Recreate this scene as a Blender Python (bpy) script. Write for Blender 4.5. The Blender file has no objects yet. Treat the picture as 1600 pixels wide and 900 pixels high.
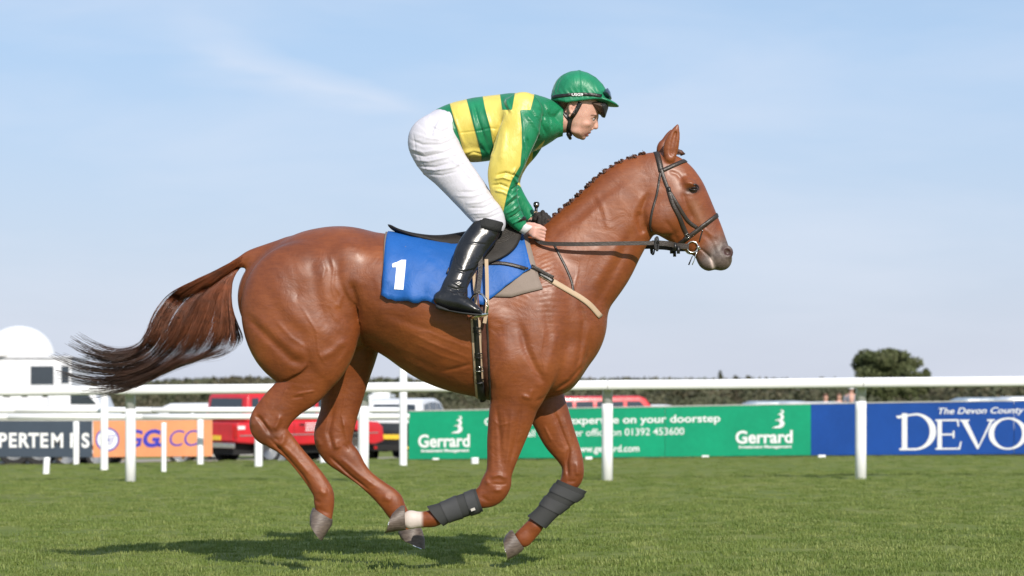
import bpy, bmesh, math, random
import numpy as np
from mathutils import Vector, Matrix
from mathutils.bvhtree import BVHTree
from math import radians, sin, cos, pi

scene = bpy.context.scene
C = scene.collection
random.seed(7)
RNG = np.random.default_rng(7)

# ------------------------------------------------------------------ camera
F = 3182.5            # focal length in photo pixels (1600 wide)
D0 = 9.5              # camera to the horse
CAMZ = 0.87
HOR = 600.0           # image row of the horizon
cam_d = bpy.data.cameras.new('camera')
cam = bpy.data.objects.new('camera', cam_d)
C.objects.link(cam)
cam.location = (0, -D0, CAMZ)
cam.rotation_euler = (radians(90), 0, 0)
cam_d.sensor_width = 36
cam_d.lens = 36 * F / 1600
cam_d.shift_y = (HOR - 450) / 1600
cam_d.clip_start = 0.1
cam_d.clip_end = 12000
cam_d.dof.use_dof = True
cam_d.dof.focus_distance = D0 - 0.2
cam_d.dof.aperture_fstop = 4.0
scene.camera = cam
scene.view_settings.view_transform = 'Standard'
scene.view_settings.look = 'None'
scene.view_settings.exposure = 0.0
scene.view_settings.gamma = 1.0

# ------------------------------------------------------------------ light
SUNV = Vector((0.50, -1.45, 1.0)).normalized()      # towards the sun
SUN_EL = math.asin(SUNV.z)
world = bpy.data.worlds.new('World')
scene.world = world
world.use_nodes = True
wn, wl = world.node_tree.nodes, world.node_tree.links
wn.clear()
wo = wn.new('ShaderNodeOutputWorld')
bg = wn.new('ShaderNodeBackground')
sky = wn.new('ShaderNodeTexSky')
sky.sky_type = 'NISHITA'
sky.sun_disc = False
sky.sun_elevation = SUN_EL
sky.sun_rotation = math.atan2(SUNV.x, SUNV.y)
sky.altitude = 200
sky.air_density = 1.0
sky.dust_density = 1.2
sky.ozone_density = 2.0
bg.inputs['Strength'].default_value = 0.112
tc = wn.new('ShaderNodeTexCoord')
mp = wn.new('ShaderNodeMapping')
mp.inputs['Rotation'].default_value = (0, radians(-18), 0)
mp.inputs['Scale'].default_value = (2.2, 1.5, 10.0)
nz = wn.new('ShaderNodeTexNoise')
nz.inputs['Scale'].default_value = 2.1
nz.inputs['Detail'].default_value = 6
nz.inputs['Roughness'].default_value = 0.52
nz.inputs['Distortion'].default_value = 0.25
cr = wn.new('ShaderNodeValToRGB')
cr.color_ramp.elements[0].position = 0.42
cr.color_ramp.elements[0].color = (0, 0, 0, 1)
cr.color_ramp.elements[1].position = 0.80
cr.color_ramp.elements[1].color = (0.42, 0.42, 0.42, 1)
# one long thin streak of high cirrus, given by its direction in the sky
def wmath(op, a, b=None, c=None, clamp=False):
    n = wn.new('ShaderNodeMath'); n.operation = op; n.use_clamp = clamp
    for i, v in enumerate((a, b, c)):
        if v is None: continue
        if isinstance(v, (int, float)): n.inputs[i].default_value = v
        else: wl.new(v, n.inputs[i])
    return n.outputs[0]
sep = wn.new('ShaderNodeSeparateXYZ')
wl.new(tc.outputs['Generated'], sep.inputs[0])
az = wmath('DIVIDE', sep.outputs[0], sep.outputs[1])
el = wmath('DIVIDE', sep.outputs[2], sep.outputs[1])
def ae(px, py): return (px - 800) / F, (HOR - py) / F
a0, e0 = ae(250, 62); a1, e1 = ae(660, 178)
L_ = math.hypot(a1 - a0, e1 - e0); ux, uy = (a1 - a0) / L_, (e1 - e0) / L_
da, de = wmath('SUBTRACT', az, a0), wmath('SUBTRACT', el, e0)
tt = wmath('DIVIDE', wmath('ADD', wmath('MULTIPLY', da, ux), wmath('MULTIPLY', de, uy)), L_)
vv = wmath('ADD', wmath('MULTIPLY', da, -uy), wmath('MULTIPLY', de, ux))
nz2 = wn.new('ShaderNodeTexNoise'); nz2.inputs['Scale'].default_value = 26; nz2.inputs['Detail'].default_value = 7
mp2 = wn.new('ShaderNodeMapping'); mp2.inputs['Rotation'].default_value = (0, radians(16), 0); mp2.inputs['Scale'].default_value = (0.55, 1, 2.6)
wl.new(tc.outputs['Generated'], mp2.inputs['Vector']); wl.new(mp2.outputs[0], nz2.inputs['Vector'])
nn = wmath('SUBTRACT', nz2.outputs[0], 0.5)
vv2 = wmath('ADD', vv, wmath('MULTIPLY', nn, 0.016))
wid = wmath('SUBTRACT', 0.0200, wmath('MULTIPLY', tt, 0.012))
prof = wmath('SUBTRACT', 1.0, wmath('DIVIDE', wmath('ABSOLUTE', vv2), wid), clamp=True)
endf = wmath('MULTIPLY', wmath('MULTIPLY', tt, 4.0, clamp=True), wmath('MULTIPLY', wmath('SUBTRACT', 1.05, tt), 5.0, clamp=True))
fronty = wmath('GREATER_THAN', sep.outputs[1], 0.0)
streak = wmath('MULTIPLY', wmath('MULTIPLY', wmath('MULTIPLY', prof, endf), fronty), wmath('ADD', wmath('MULTIPLY', nz2.outputs[0], 0.80), 0.0))
wl.new(tc.outputs['Generated'], mp.inputs['Vector'])
wl.new(mp.outputs[0], nz.inputs['Vector'])
wl.new(nz.outputs[0], cr.inputs['Fac'])
cloudf = wmath('ADD', cr.outputs['Color'], streak, clamp=True)
mixc = wn.new('ShaderNodeMixRGB')
mixc.inputs[2].default_value = (7.2, 7.6, 8.6, 1)
wl.new(cloudf, mixc.inputs[0])
# pale lavender haze low in the sky
elf = wn.new('ShaderNodeMapRange'); elf.inputs['From Min'].default_value = -0.02; elf.inputs['From Max'].default_value = 0.35
elf.inputs['To Min'].default_value = 0.92; elf.inputs['To Max'].default_value = 0.45
wl.new(sep.outputs[2], elf.inputs['Value'])
hzm = wn.new('ShaderNodeMixRGB')
hz2 = wn.new('ShaderNodeMixRGB'); hz2.inputs[1].default_value = (5.95, 6.35, 7.5, 1); hz2.inputs[2].default_value = (4.5, 6.15, 8.6, 1)
elg = wn.new('ShaderNodeMapRange'); elg.inputs['From Min'].default_value = 0.0; elg.inputs['From Max'].default_value = 0.16
wl.new(sep.outputs[2], elg.inputs['Value']); wl.new(elg.outputs[0], hz2.inputs[0]); wl.new(hz2.outputs[0], hzm.inputs[2])
wl.new(elf.outputs[0], hzm.inputs[0]); wl.new(sky.outputs[0], hzm.inputs[1])
wl.new(hzm.outputs[0], mixc.inputs[1])
wl.new(mixc.outputs[0], bg.inputs['Color'])
wl.new(bg.outputs[0], wo.inputs['Surface'])

sun_d = bpy.data.lights.new('sun', 'SUN')
sun_d.energy = 5.0
sun_d.angle = radians(0.55)
sun_d.color = (1.0, 0.93, 0.83)
sun = bpy.data.objects.new('sun', sun_d)
C.objects.link(sun)
sun.rotation_euler = SUNV.to_track_quat('Z', 'Y').to_euler()

# ------------------------------------------------------------------ helpers
def P(px, py, y=0.0):
    """photo pixel at world depth y -> world point"""
    d = D0 + y
    return Vector(((px - 800) * d / F, y, CAMZ + (HOR - py) * d / F))

def proj(v):
    d = v[..., 1] + D0
    return v[..., 0] * F / d + 800, HOR - (v[..., 2] - CAMZ) * F / d

def tag(o, label=None, cat=None, group=None, kind=None):
    if label: o['label'] = label
    if cat: o['category'] = cat
    if group: o['group'] = group
    if kind: o['kind'] = kind
    return o

def empty(name, loc, label=None, cat=None, group=None, rz=0):
    o = bpy.data.objects.new(name, None)
    o.empty_display_size = 0.2
    C.objects.link(o)
    o.location = loc
    o.rotation_euler = (0, 0, rz)
    return tag(o, label, cat, group)

def wmat(o):
    m = Matrix.LocRotScale(o.location, o.rotation_euler, o.scale)
    if o.parent is not None: m = wmat(o.parent) @ o.matrix_parent_inverse @ m
    return m

def link(name, me, mat, parent=None, smooth=True, local=False):
    o = bpy.data.objects.new(name, me)
    C.objects.link(o)
    if mat is not None:
        for m in (mat if isinstance(mat, (list, tuple)) else [mat]):
            me.materials.append(m)
    if smooth:
        me.shade_smooth()
    if parent is not None:
        o.parent = parent
        if not local:
            m = wmat(parent)
            o.matrix_parent_inverse = m.inverted()
    return o

def mesh_np(name, V, Q, mat, parent=None, smooth=True, **kw):
    V = np.asarray(V, dtype=np.float32); Q = np.asarray(Q, dtype=np.int32)
    me = bpy.data.meshes.new(name)
    nf, k = Q.shape
    me.vertices.add(len(V)); me.vertices.foreach_set('co', V.ravel())
    me.loops.add(nf * k); me.loops.foreach_set('vertex_index', Q.ravel())
    me.polygons.add(nf)
    me.polygons.foreach_set('loop_start', np.arange(0, nf * k, k, dtype=np.int32))
    me.polygons.foreach_set('loop_total', np.full(nf, k, dtype=np.int32))
    me.update(calc_edges=True)
    return link(name, me, mat, parent, smooth, **kw)

def mesh_py(name, V, Fs, mat, parent=None, smooth=False, recalc=True, **kw):
    me = bpy.data.meshes.new(name)
    me.from_pydata([tuple(v) for v in V], [], Fs)
    if recalc:
        b = bmesh.new(); b.from_mesh(me)
        bmesh.ops.recalc_face_normals(b, faces=b.faces); b.to_mesh(me); b.free()
    me.update()
    return link(name, me, mat, parent, smooth, **kw)

class MB:
    """collects shapes into one mesh"""
    def __init__(s): s.V = []; s.F = []
    def add(s, V, Fs):
        n = len(s.V); s.V += [tuple(v) for v in V]; s.F += [tuple(i + n for i in f) for f in Fs]; return s
    def box(s, x0, x1, y0, y1, z0, z1, M=None):
        V = [Vector((x, y, z)) for x in (x0, x1) for y in (y0, y1) for z in (z0, z1)]
        if M: V = [M @ v for v in V]
        return s.add(V, [(0, 1, 3, 2), (4, 6, 7, 5), (0, 4, 5, 1), (2, 3, 7, 6), (0, 2, 6, 4), (1, 5, 7, 3)])
    def prism(s, poly, y0, y1):
        """poly in x,z extruded along y"""
        n = len(poly)
        V = [(x, y0, z) for x, z in poly] + [(x, y1, z) for x, z in poly]
        return s.add(V, [tuple(range(n)), tuple(range(2 * n - 1, n - 1, -1))] + [(i, (i + 1) % n, n + (i + 1) % n, n + i) for i in range(n)])
    def tube(s, pts, r, n=8, cap=True):
        pts = [Vector(p) for p in pts]
        rr = r if isinstance(r, (list, tuple)) else [r] * len(pts)
        rings = []
        up = Vector((0, 0, 1))
        for i, p in enumerate(pts):
            t = (pts[min(i + 1, len(pts) - 1)] - pts[max(i - 1, 0)]).normalized()
            a = t.cross(up)
            if a.length < 0.05: a = t.cross(Vector((0, 1, 0)))
            a.normalize(); b = t.cross(a)
            rings.append([p + (a * cos(2 * pi * k / n) + b * sin(2 * pi * k / n)) * rr[i] for k in range(n)])
        return s.rings(rings, cap)
    def rings(s, rings, cap=True, closed=False):
        n = len(rings[0]); V = [v for r in rings for v in r]; Fs = []
        m = len(rings)
        for i in range(m if closed else m - 1):
            j = (i + 1) % m
            for k in range(n):
                Fs.append((i * n + k, i * n + (k + 1) % n, j * n + (k + 1) % n, j * n + k))
        if cap and not closed:
            Fs.append(tuple(range(n - 1, -1, -1))); Fs.append(tuple(range((m - 1) * n, m * n)))
        return s.add(V, Fs)
    def build(s, name, mat, parent=None, smooth=False, **kw):
        return mesh_py(name, s.V, s.F, mat, parent, smooth, **kw)

def bevel(o, w, seg=2):
    m = o.modifiers.new('bevel', 'BEVEL'); m.width = w; m.segments = seg; m.limit_method = 'ANGLE'; m.angle_limit = radians(40)
    return o

def catmull(A, n):
    """A (m,k) -> dense samples"""
    A = np.asarray(A, float)
    Pn = np.vstack([2 * A[0] - A[1], A, 2 * A[-1] - A[-2]])
    out = []
    for i in range(len(A) - 1):
        p0, p1, p2, p3 = Pn[i:i + 4]
        for t in np.linspace(0, 1, n, endpoint=False):
            out.append(0.5 * ((2 * p1) + (-p0 + p2) * t + (2 * p0 - 5 * p1 + 4 * p2 - p3) * t * t + (-p0 + 3 * p1 - 3 * p2 + p3) * t ** 3))
    out.append(A[-1])
    return np.array(out)

# ------------------------------------------------------------------ implicit surfaces
class Field:
    def __init__(s, lo, hi, h):
        s.lo = np.array(lo, np.float32); s.h = h
        s.n = np.ceil((np.array(hi) - s.lo) / h).astype(int) + 1
        s.F = np.full(tuple(s.n), 1.0, np.float32)
        s.ax = [s.lo[i] + h * np.arange(s.n[i], dtype=np.float32) for i in range(3)]
    def sl(s, lo, hi):
        a = np.maximum(np.floor((np.array(lo) - s.lo) / s.h).astype(int), 0)
        b = np.minimum(np.ceil((np.array(hi) - s.lo) / s.h).astype(int) + 1, s.n)
        return tuple(slice(int(a[i]), int(b[i])) for i in range(3))
    def comb(s, S, f, k, sub=False):
        A = s.F[S]
        if sub:
            f = -f
            hh = np.maximum(k - np.abs(A - f), 0) / k if k > 0 else 0
            s.F[S] = np.maximum(A, f) + hh * hh * k * 0.25
        else:
            hh = np.maximum(k - np.abs(A - f), 0) / k if k > 0 else 0
            s.F[S] = np.minimum(A, f) - hh * hh * k * 0.25
    def chain(s, st, k=0.02, n=8, sub=False, infl=0.0):
        """st rows: x1,y1,x2,y2 (photo pixels), half depth, y of the centre"""
        rows = []
        for x1, y1, x2, y2, b, cy in st:
            a = P(x1, y1, cy); c = P(x2, y2, cy)
            rows.append(((a.x + c.x) / 2, (a.z + c.z) / 2, (a - c).length / 2 + infl, b + infl, cy))
        s.chainw(rows, k, n, sub)
    def chainw(s, rows, k=0.02, n=8, sub=False):
        T = catmull(rows, n)
        T[:, 2:4] = np.maximum(T[:, 2:4], 0.003)
        m = 0.05 + k
        R = T[:, 2]
        lo = [(T[:, 0] - R).min() - m, (T[:, 4] - T[:, 3]).min() - m, (T[:, 1] - R).min() - m]
        hi = [(T[:, 0] + R).max() + m, (T[:, 4] + T[:, 3]).max() + m, (T[:, 1] + R).max() + m]
        S = s.sl(lo, hi)
        X, Z = np.meshgrid(s.ax[0][S[0]], s.ax[2][S[2]], indexing='ij')
        if X.size == 0 or S[1].stop <= S[1].start: return
        best = np.full(X.shape, 1e9, np.float32); D = best.copy(); ra = best.copy(); rb = best.copy(); cy = best.copy()
        for i in range(len(T) - 1):
            a, b = T[i], T[i + 1]
            dx, dz = b[0] - a[0], b[1] - a[1]; L2 = dx * dx + dz * dz + 1e-12
            t = np.clip(((X - a[0]) * dx + (Z - a[1]) * dz) / L2, 0, 1)
            d = np.hypot(X - a[0] - t * dx, Z - a[1] - t * dz)
            r = a[2] + (b[2] - a[2]) * t
            q = d - r
            w = q < best
            best = np.where(w, q, best); D = np.where(w, d, D); ra = np.where(w, r, ra)
            rb = np.where(w, a[3] + (b[3] - a[3]) * t, rb); cy = np.where(w, a[4] + (b[4] - a[4]) * t, cy)
        Y = s.ax[1][S[1]]
        u = (D / ra)[:, None, :].astype(np.float32); v = (Y[None, :, None] - cy[:, None, :]) / rb[:, None, :]
        g = np.sqrt(u * u + v * v) + 1e-6
        gr = np.sqrt((u / ra[:, None, :]) ** 2 + (v / rb[:, None, :]) ** 2) + 1e-6
        s.comb(S, (g * (g - 1) / gr).astype(np.float32), k, sub)
    def poly(s, pp, cy, b, R, k=0.01, sub=False):
        """rounded slab from an outline in photo pixels"""
        W = [P(x, y, cy) for x, y in pp]; xs = [w.x for w in W]; zs = [w.z for w in W]; m = 0.04 + k
        S = s.sl([min(xs) - m, cy - b - m, min(zs) - m], [max(xs) + m, cy + b + m, max(zs) + m])
        X, Z = np.meshgrid(s.ax[0][S[0]], s.ax[2][S[2]], indexing='ij')
        sd = polysd(X, Z, list(zip(xs, zs)))
        Y = s.ax[1][S[1]]
        u = np.maximum(0, 1 + sd / R)[:, None, :]; v = (Y[None, :, None] - cy) / b
        g = np.sqrt(u * u + v * v) + 1e-6; gr = np.sqrt((u / R) ** 2 + (v / b) ** 2) + 1e-6
        s.comb(S, (g * (g - 1) / gr).astype(np.float32), k, sub)
    def ell(s, c, r, k=0.02, rot=0.0, sub=False, roty=0.0):
        """ellipsoid: centre, radii, rotation in the picture plane (about y) and then about z"""
        c = Vector(c); m = max(r) + 0.05 + k
        S = s.sl([c.x - m, c.y - m, c.z - m], [c.x + m, c.y + m, c.z + m])
        X, Y, Z = np.meshgrid(s.ax[0][S[0]] - c.x, s.ax[1][S[1]] - c.y, s.ax[2][S[2]] - c.z, indexing='ij')
        if X.size == 0: return
        ca, sa = cos(roty), sin(roty); X, Y = X * ca + Y * sa, -X * sa + Y * ca
        ca, sa = cos(rot), sin(rot); X, Z = X * ca + Z * sa, -X * sa + Z * ca
        g = np.sqrt((X / r[0]) ** 2 + (Y / r[1]) ** 2 + (Z / r[2]) ** 2) + 1e-6
        gr = np.sqrt((X / r[0] ** 2) ** 2 + (Y / r[1] ** 2) ** 2 + (Z / r[2] ** 2) ** 2) + 1e-6
        s.comb(S, (g * (g - 1) / gr).astype(np.float32), k, sub)
    def cut(s, a, b, cy=0.0):
        """keep what lies above the photo line a-b"""
        A, B = P(*a, cy), P(*b, cy); nx, nz = -(B.z - A.z), B.x - A.x; L = math.hypot(nx, nz); nx /= L; nz /= L
        d = -((s.ax[0][:, None] - A.x) * nx + (s.ax[2][None, :] - A.z) * nz)
        s.F = np.maximum(s.F, d[:, None, :].astype(np.float32))
    def seg3(s, pts, rad, k=0.01, sub=False):
        """round tapered limb through 3-D points"""
        pts = [np.array(p, float) for p in pts]
        for i in range(len(pts) - 1):
            a, b = pts[i], pts[i + 1]; ra, rb = rad[i], rad[i + 1]
            m = max(ra, rb) + 0.03 + k
            S = s.sl(np.minimum(a, b) - m, np.maximum(a, b) + m)
            X, Y, Z = np.meshgrid(s.ax[0][S[0]], s.ax[1][S[1]], s.ax[2][S[2]], indexing='ij')
            if X.size == 0: continue
            d = b - a; L2 = (d * d).sum() + 1e-12
            t = np.clip(((X - a[0]) * d[0] + (Y - a[1]) * d[1] + (Z - a[2]) * d[2]) / L2, 0, 1)
            q = np.sqrt((X - a[0] - t * d[0]) ** 2 + (Y - a[1] - t * d[1]) ** 2 + (Z - a[2] - t * d[2]) ** 2) - (ra + (rb - ra) * t)
            s.comb(S, q.astype(np.float32), k, sub)
    def mesh(s, smooth=2):
        Fv = s.F; S = Fv < 0
        c = np.zeros(tuple(s.n - 1), np.int8)
        cor = [(i, j, k) for i in (0, 1) for j in (0, 1) for k in (0, 1)]
        def sh(A, o): return A[o[0]:A.shape[0] - 1 + o[0], o[1]:A.shape[1] - 1 + o[1], o[2]:A.shape[2] - 1 + o[2]]
        for o in cor: c += sh(S, o)
        act = (c > 0) & (c < 8)
        ids = np.full(act.shape, -1, np.int32); I = np.argwhere(act); ids[act] = np.arange(len(I))
        vals = np.stack([Fv[I[:, 0] + o[0], I[:, 1] + o[1], I[:, 2] + o[2]] for o in cor], 1)
        acc = np.zeros((len(I), 3)); cnt = np.zeros(len(I))
        for a in range(8):
            for b in range(a + 1, 8):
                oa, ob = np.array(cor[a]), np.array(cor[b])
                if np.abs(oa - ob).sum() != 1: continue
                va, vb = vals[:, a], vals[:, b]; m = (va < 0) != (vb < 0)
                t = va[m] / (va[m] - vb[m])
                acc[m] += oa + t[:, None] * (ob - oa); cnt[m] += 1
        V = (I + acc / cnt[:, None]) * s.h + s.lo
        Q = []
        for axx in range(3):
            o1, o2 = [x for x in range(3) if x != axx]
            sa = [slice(1, -1)] * 3; sb = [slice(1, -1)] * 3
            sa[axx] = slice(0, -1); sb[axx] = slice(1, None)
            A, B = S[tuple(sa)], S[tuple(sb)]
            E = np.argwhere(A != B)
            inside = A[E[:, 0], E[:, 1], E[:, 2]]
            E = E.copy(); E[:, o1] += 1; E[:, o2] += 1
            def cell(d1, d2):
                G = E.copy(); G[:, o1] += d1; G[:, o2] += d2
                return ids[G[:, 0], G[:, 1], G[:, 2]]
            q = np.stack([cell(-1, -1), cell(0, -1), cell(0, 0), cell(-1, 0)], 1)
            flip = inside if axx != 1 else ~inside
            q[~flip] = q[~flip][:, ::-1]
            Q.append(q)
        Q = np.vstack(Q)
        V = V.astype(np.float32)
        for _ in range(smooth): V = lap(V, Q)
        return V, Q

def lap(V, Q, w=0.5):
    n = len(V); A = np.zeros((n, 3)); c = np.zeros(n)
    for a, b in ((0, 1), (1, 2), (2, 3), (3, 0)):
        for p, q in ((a, b), (b, a)):
            for k in range(3): A[:, k] += np.bincount(Q[:, p], V[Q[:, q], k], n)
            c += np.bincount(Q[:, p], minlength=n)
    return (V * (1 - w) + w * A / np.maximum(c, 1)[:, None]).astype(np.float32)

def normals(V, Q):
    d1 = V[Q[:, 2]] - V[Q[:, 0]]; d2 = V[Q[:, 3]] - V[Q[:, 1]]
    fn = np.cross(d1, d2); N = np.zeros_like(V)
    for i in range(4):
        for k in range(3): N[:, k] += np.bincount(Q[:, i], fn[:, k], len(V))
    return N / (np.linalg.norm(N, axis=1)[:, None] + 1e-12)

def pldist(px, py, line):
    """distance in pixels to a polyline and position along it"""
    best = np.full(px.shape, 1e9); tt = np.zeros(px.shape); n = len(line) - 1
    for i in range(n):
        (ax, ay), (bx, by) = line[i], line[i + 1]
        dx, dy = bx - ax, by - ay; L2 = dx * dx + dy * dy + 1e-9
        t = np.clip(((px - ax) * dx + (py - ay) * dy) / L2, 0, 1)
        d = np.hypot(px - ax - t * dx, py - ay - t * dy)
        w = d < best; best = np.where(w, d, best); tt = np.where(w, (i + t) / n, tt)
    return best, tt

def polysd(px, py, poly):
    """signed distance to a polygon in pixels, negative inside"""
    d, _ = pldist(px, py, list(poly) + [poly[0]])
    ins = np.zeros(px.shape, bool); n = len(poly)
    for i in range(n):
        (x1, y1), (x2, y2) = poly[i], poly[(i + 1) % n]
        c = ((y1 > py) != (y2 > py)) & (px < (x2 - x1) * (py - y1) / ((y2 - y1) if y2 != y1 else 1e-9) + x1)
        ins ^= c
    return np.where(ins, -d, d)

def chain_eval(st, V):
    rows = []
    for x1, y1, x2, y2, b, cy in st:
        a = P(x1, y1, cy); c = P(x2, y2, cy); rows.append(((a.x + c.x) / 2, (a.z + c.z) / 2, (a - c).length / 2, b, cy))
    T = catmull(rows, 4); f = np.full(len(V), 1e9)
    for a, b in zip(T[:-1], T[1:]):
        dx, dz = b[0] - a[0], b[1] - a[1]; t = np.clip(((V[:, 0] - a[0]) * dx + (V[:, 2] - a[1]) * dz) / (dx * dx + dz * dz + 1e-12), 0, 1)
        d = np.hypot(V[:, 0] - a[0] - t * dx, V[:, 2] - a[1] - t * dz); q = a + t[:, None] * (b - a)
        f = np.minimum(f, (np.sqrt((d / q[:, 2]) ** 2 + ((V[:, 1] - q[:, 4]) / q[:, 3]) ** 2) - 1) * np.minimum(q[:, 2], q[:, 3]))
    return f

def set_attr(o, name, arr):
    a = o.data.attributes.new(name, 'FLOAT', 'POINT')
    a.data.foreach_set('value', np.asarray(arr, np.float32))

def bvh_of(V, Q):
    return BVHTree.FromPolygons([tuple(v) for v in V.tolist()], Q.tolist())

CAM = Vector((0, -D0, CAMZ))
def pray(bvh, px, py, far=False):
    d = (P(px, py, 0) - CAM).normalized()
    if far:
        p = P(px, py, 0); o = Vector((p.x, 3, p.z)); r = bvh.ray_cast(o, Vector((0, -1, 0)))
    else:
        r = bvh.ray_cast(CAM, d)
    n = r[1]
    if n is not None and n.y > 0: n = -n
    return r[0], n

# ------------------------------------------------------------------ materials
MATS = {}
class NT:
    def __init__(s, name, col=(0.5, 0.5, 0.5), rough=0.5, metal=0.0, spec=0.5, **kw):
        m = bpy.data.materials.new(name); m.use_nodes = True; s.m = m
        s.n, s.l = m.node_tree.nodes, m.node_tree.links
        s.b = s.n['Principled BSDF']
        s.b.inputs['Base Color'].default_value = (*col, 1)
        s.b.inputs['Roughness'].default_value = rough
        s.b.inputs['Metallic'].default_value = metal
        s.b.inputs['Specular IOR Level'].default_value = spec
        for k, v in kw.items(): s.b.inputs[k].default_value = v
        MATS[name] = m
    def node(s, t, **kw):
        n = s.n.new(t)
        for k, v in kw.items():
            if k in n.inputs.keys() if hasattr(n.inputs, 'keys') else False: n.inputs[k].default_value = v
            else: setattr(n, k, v)
        return n
    def noise(s, scale, detail=4, rough=0.55, coord='Object', vscale=None, rot=None, dist=0.0):
        tcn = s.n.new('ShaderNodeTexCoord'); n = s.n.new('ShaderNodeTexNoise')
        n.inputs['Scale'].default_value = scale; n.inputs['Detail'].default_value = detail; n.inputs['Roughness'].default_value = rough
        n.inputs['Distortion'].default_value = dist
        if vscale or rot:
            mpn = s.n.new('ShaderNodeMapping'); mpn.inputs['Scale'].default_value = vscale or (1, 1, 1)
            mpn.inputs['Rotation'].default_value = rot or (0, 0, 0)
            s.l.new(tcn.outputs[coord], mpn.inputs[0]); s.l.new(mpn.outputs[0], n.inputs['Vector'])
        else: s.l.new(tcn.outputs[coord], n.inputs['Vector'])
        return n.outputs[0]
    def attr(s, name):
        a = s.n.new('ShaderNodeAttribute'); a.attribute_name = name; return a.outputs['Fac']
    def ramp(s, fac, stops, interp='LINEAR'):
        r = s.n.new('ShaderNodeValToRGB'); r.color_ramp.interpolation = interp
        while len(r.color_ramp.elements) < len(stops): r.color_ramp.elements.new(0.5)
        for e, (p, c) in zip(r.color_ramp.elements, stops): e.position = p; e.color = (*c, 1) if len(c) == 3 else c
        s.l.new(fac, r.inputs[0]); return r.outputs[0]
    def mix(s, fac, a, b, mode='MIX'):
        n = s.n.new('ShaderNodeMixRGB'); n.blend_type = mode
        for i, v in enumerate((fac, a, b)):
            if isinstance(v, (int, float)): n.inputs[i].default_value = v
            elif isinstance(v, tuple): n.inputs[i].default_value = (*v, 1)
            else: s.l.new(v, n.inputs[i])
        return n.outputs[0]
    def math(s, op, a, b=0.0, clamp=False):
        n = s.n.new('ShaderNodeMath'); n.operation = op; n.use_clamp = clamp
        for i, v in enumerate((a, b)):
            if isinstance(v, (int, float)): n.inputs[i].default_value = v
            else: s.l.new(v, n.inputs[i])
        return n.outputs[0]
    def color(s, c): s.l.new(c, s.b.inputs['Base Color']); return s
    def rough(s, c): s.l.new(c, s.b.inputs['Roughness']); return s
    def bump(s, hgt, strength=0.3, dist=0.01):
        n = s.n.new('ShaderNodeBump'); n.inputs['Strength'].default_value = strength; n.inputs['Distance'].default_value = dist
        s.l.new(hgt, n.inputs['Height'])
        prev = s.b.inputs['Normal'].links
        if prev: s.l.new(prev[0].from_socket, n.inputs['Normal'])
        s.l.new(n.outputs[0], s.b.inputs['Normal']); return s

def simple(name, col, rough=0.5, metal=0.0, var=0.12, scale=20, bump=0.0, bscale=60, spec=0.5, **kw):
    t = NT(name, col, rough, metal, spec, **kw)
    f = t.noise(scale, 5)
    lo = tuple(c * (1 - var) for c in col); hi = tuple(min(1, c * (1 + var)) for c in col)
    t.color(t.ramp(f, [(0.3, lo), (0.7, hi)]))
    if bump: t.bump(t.noise(bscale, 4), bump, 0.004)
    return t.m

M_leather = simple('black_leather', (0.012, 0.011, 0.010), 0.38, bump=0.3, bscale=120)
M_strap = simple('brown_black_leather', (0.030, 0.021, 0.016), 0.42, bump=0.35, bscale=160, var=0.3)
M_steel = simple('polished_steel', (0.75, 0.74, 0.70), 0.22, metal=1.0, var=0.08)
M_rubber = simple('black_rubber', (0.018, 0.018, 0.018), 0.6, bump=0.2)
M_white_plastic = simple('white_rail_plastic', (0.84, 0.84, 0.85), 0.32, var=0.05, scale=3)
# ------------------------------------------------------------------ horse
FH = Field([P(340, 0).x, -0.40, 0.05], [P(1158, 0).x, 0.40, P(0, 183).z], 0.0055)
ff = FH
torso = [(440, 402, 420, 508, .14, 0), (464, 384, 446, 548, .20, 0), (490, 363, 492, 560, .245, 0), (508, 356, 512, 556, .255, 0), (530, 354, 543, 532, .255, 0),
         (570, 362, 578, 524, .258, 0), (612, 367, 614, 549, .272, 0), (660, 374, 657, 575, .285, 0), (710, 378, 706, 606, .28, 0),
         (757, 370, 752, 620, .255, 0), (800, 362, 795, 624, .225, 0), (832, 380, 835, 610, .20, 0), (858, 425, 860, 590, .165, 0), (880, 478, 882, 570, .12, 0)]
ff.chain(torso, 0.03, 24)
# dock of the tail
ff.chain([(458, 372, 444, 425, .07, 0), (428, 381.5, 415, 428, .055, 0), (400, 390.5, 390, 420, .035, 0), (382, 400, 375, 418, .020, 0), (368, 407, 363, 419, .012, 0)], 0.02)
# neck
neck = [(800, 380, 862, 590, .17, 0), (830, 373, 882, 546, .165, 0), (852, 353, 918, 508, .142, 0), (880, 328, 946, 472, .12, 0),
        (908, 305, 963, 438, .104, 0), (936, 283, 975, 410, .095, 0), (964, 261, 986, 386, .088, 0), (992, 246, 999, 366, .082, 0),
        (1015, 240, 1016, 350, .074, 0)]
ff.chain(neck, 0.03, 20)
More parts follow.
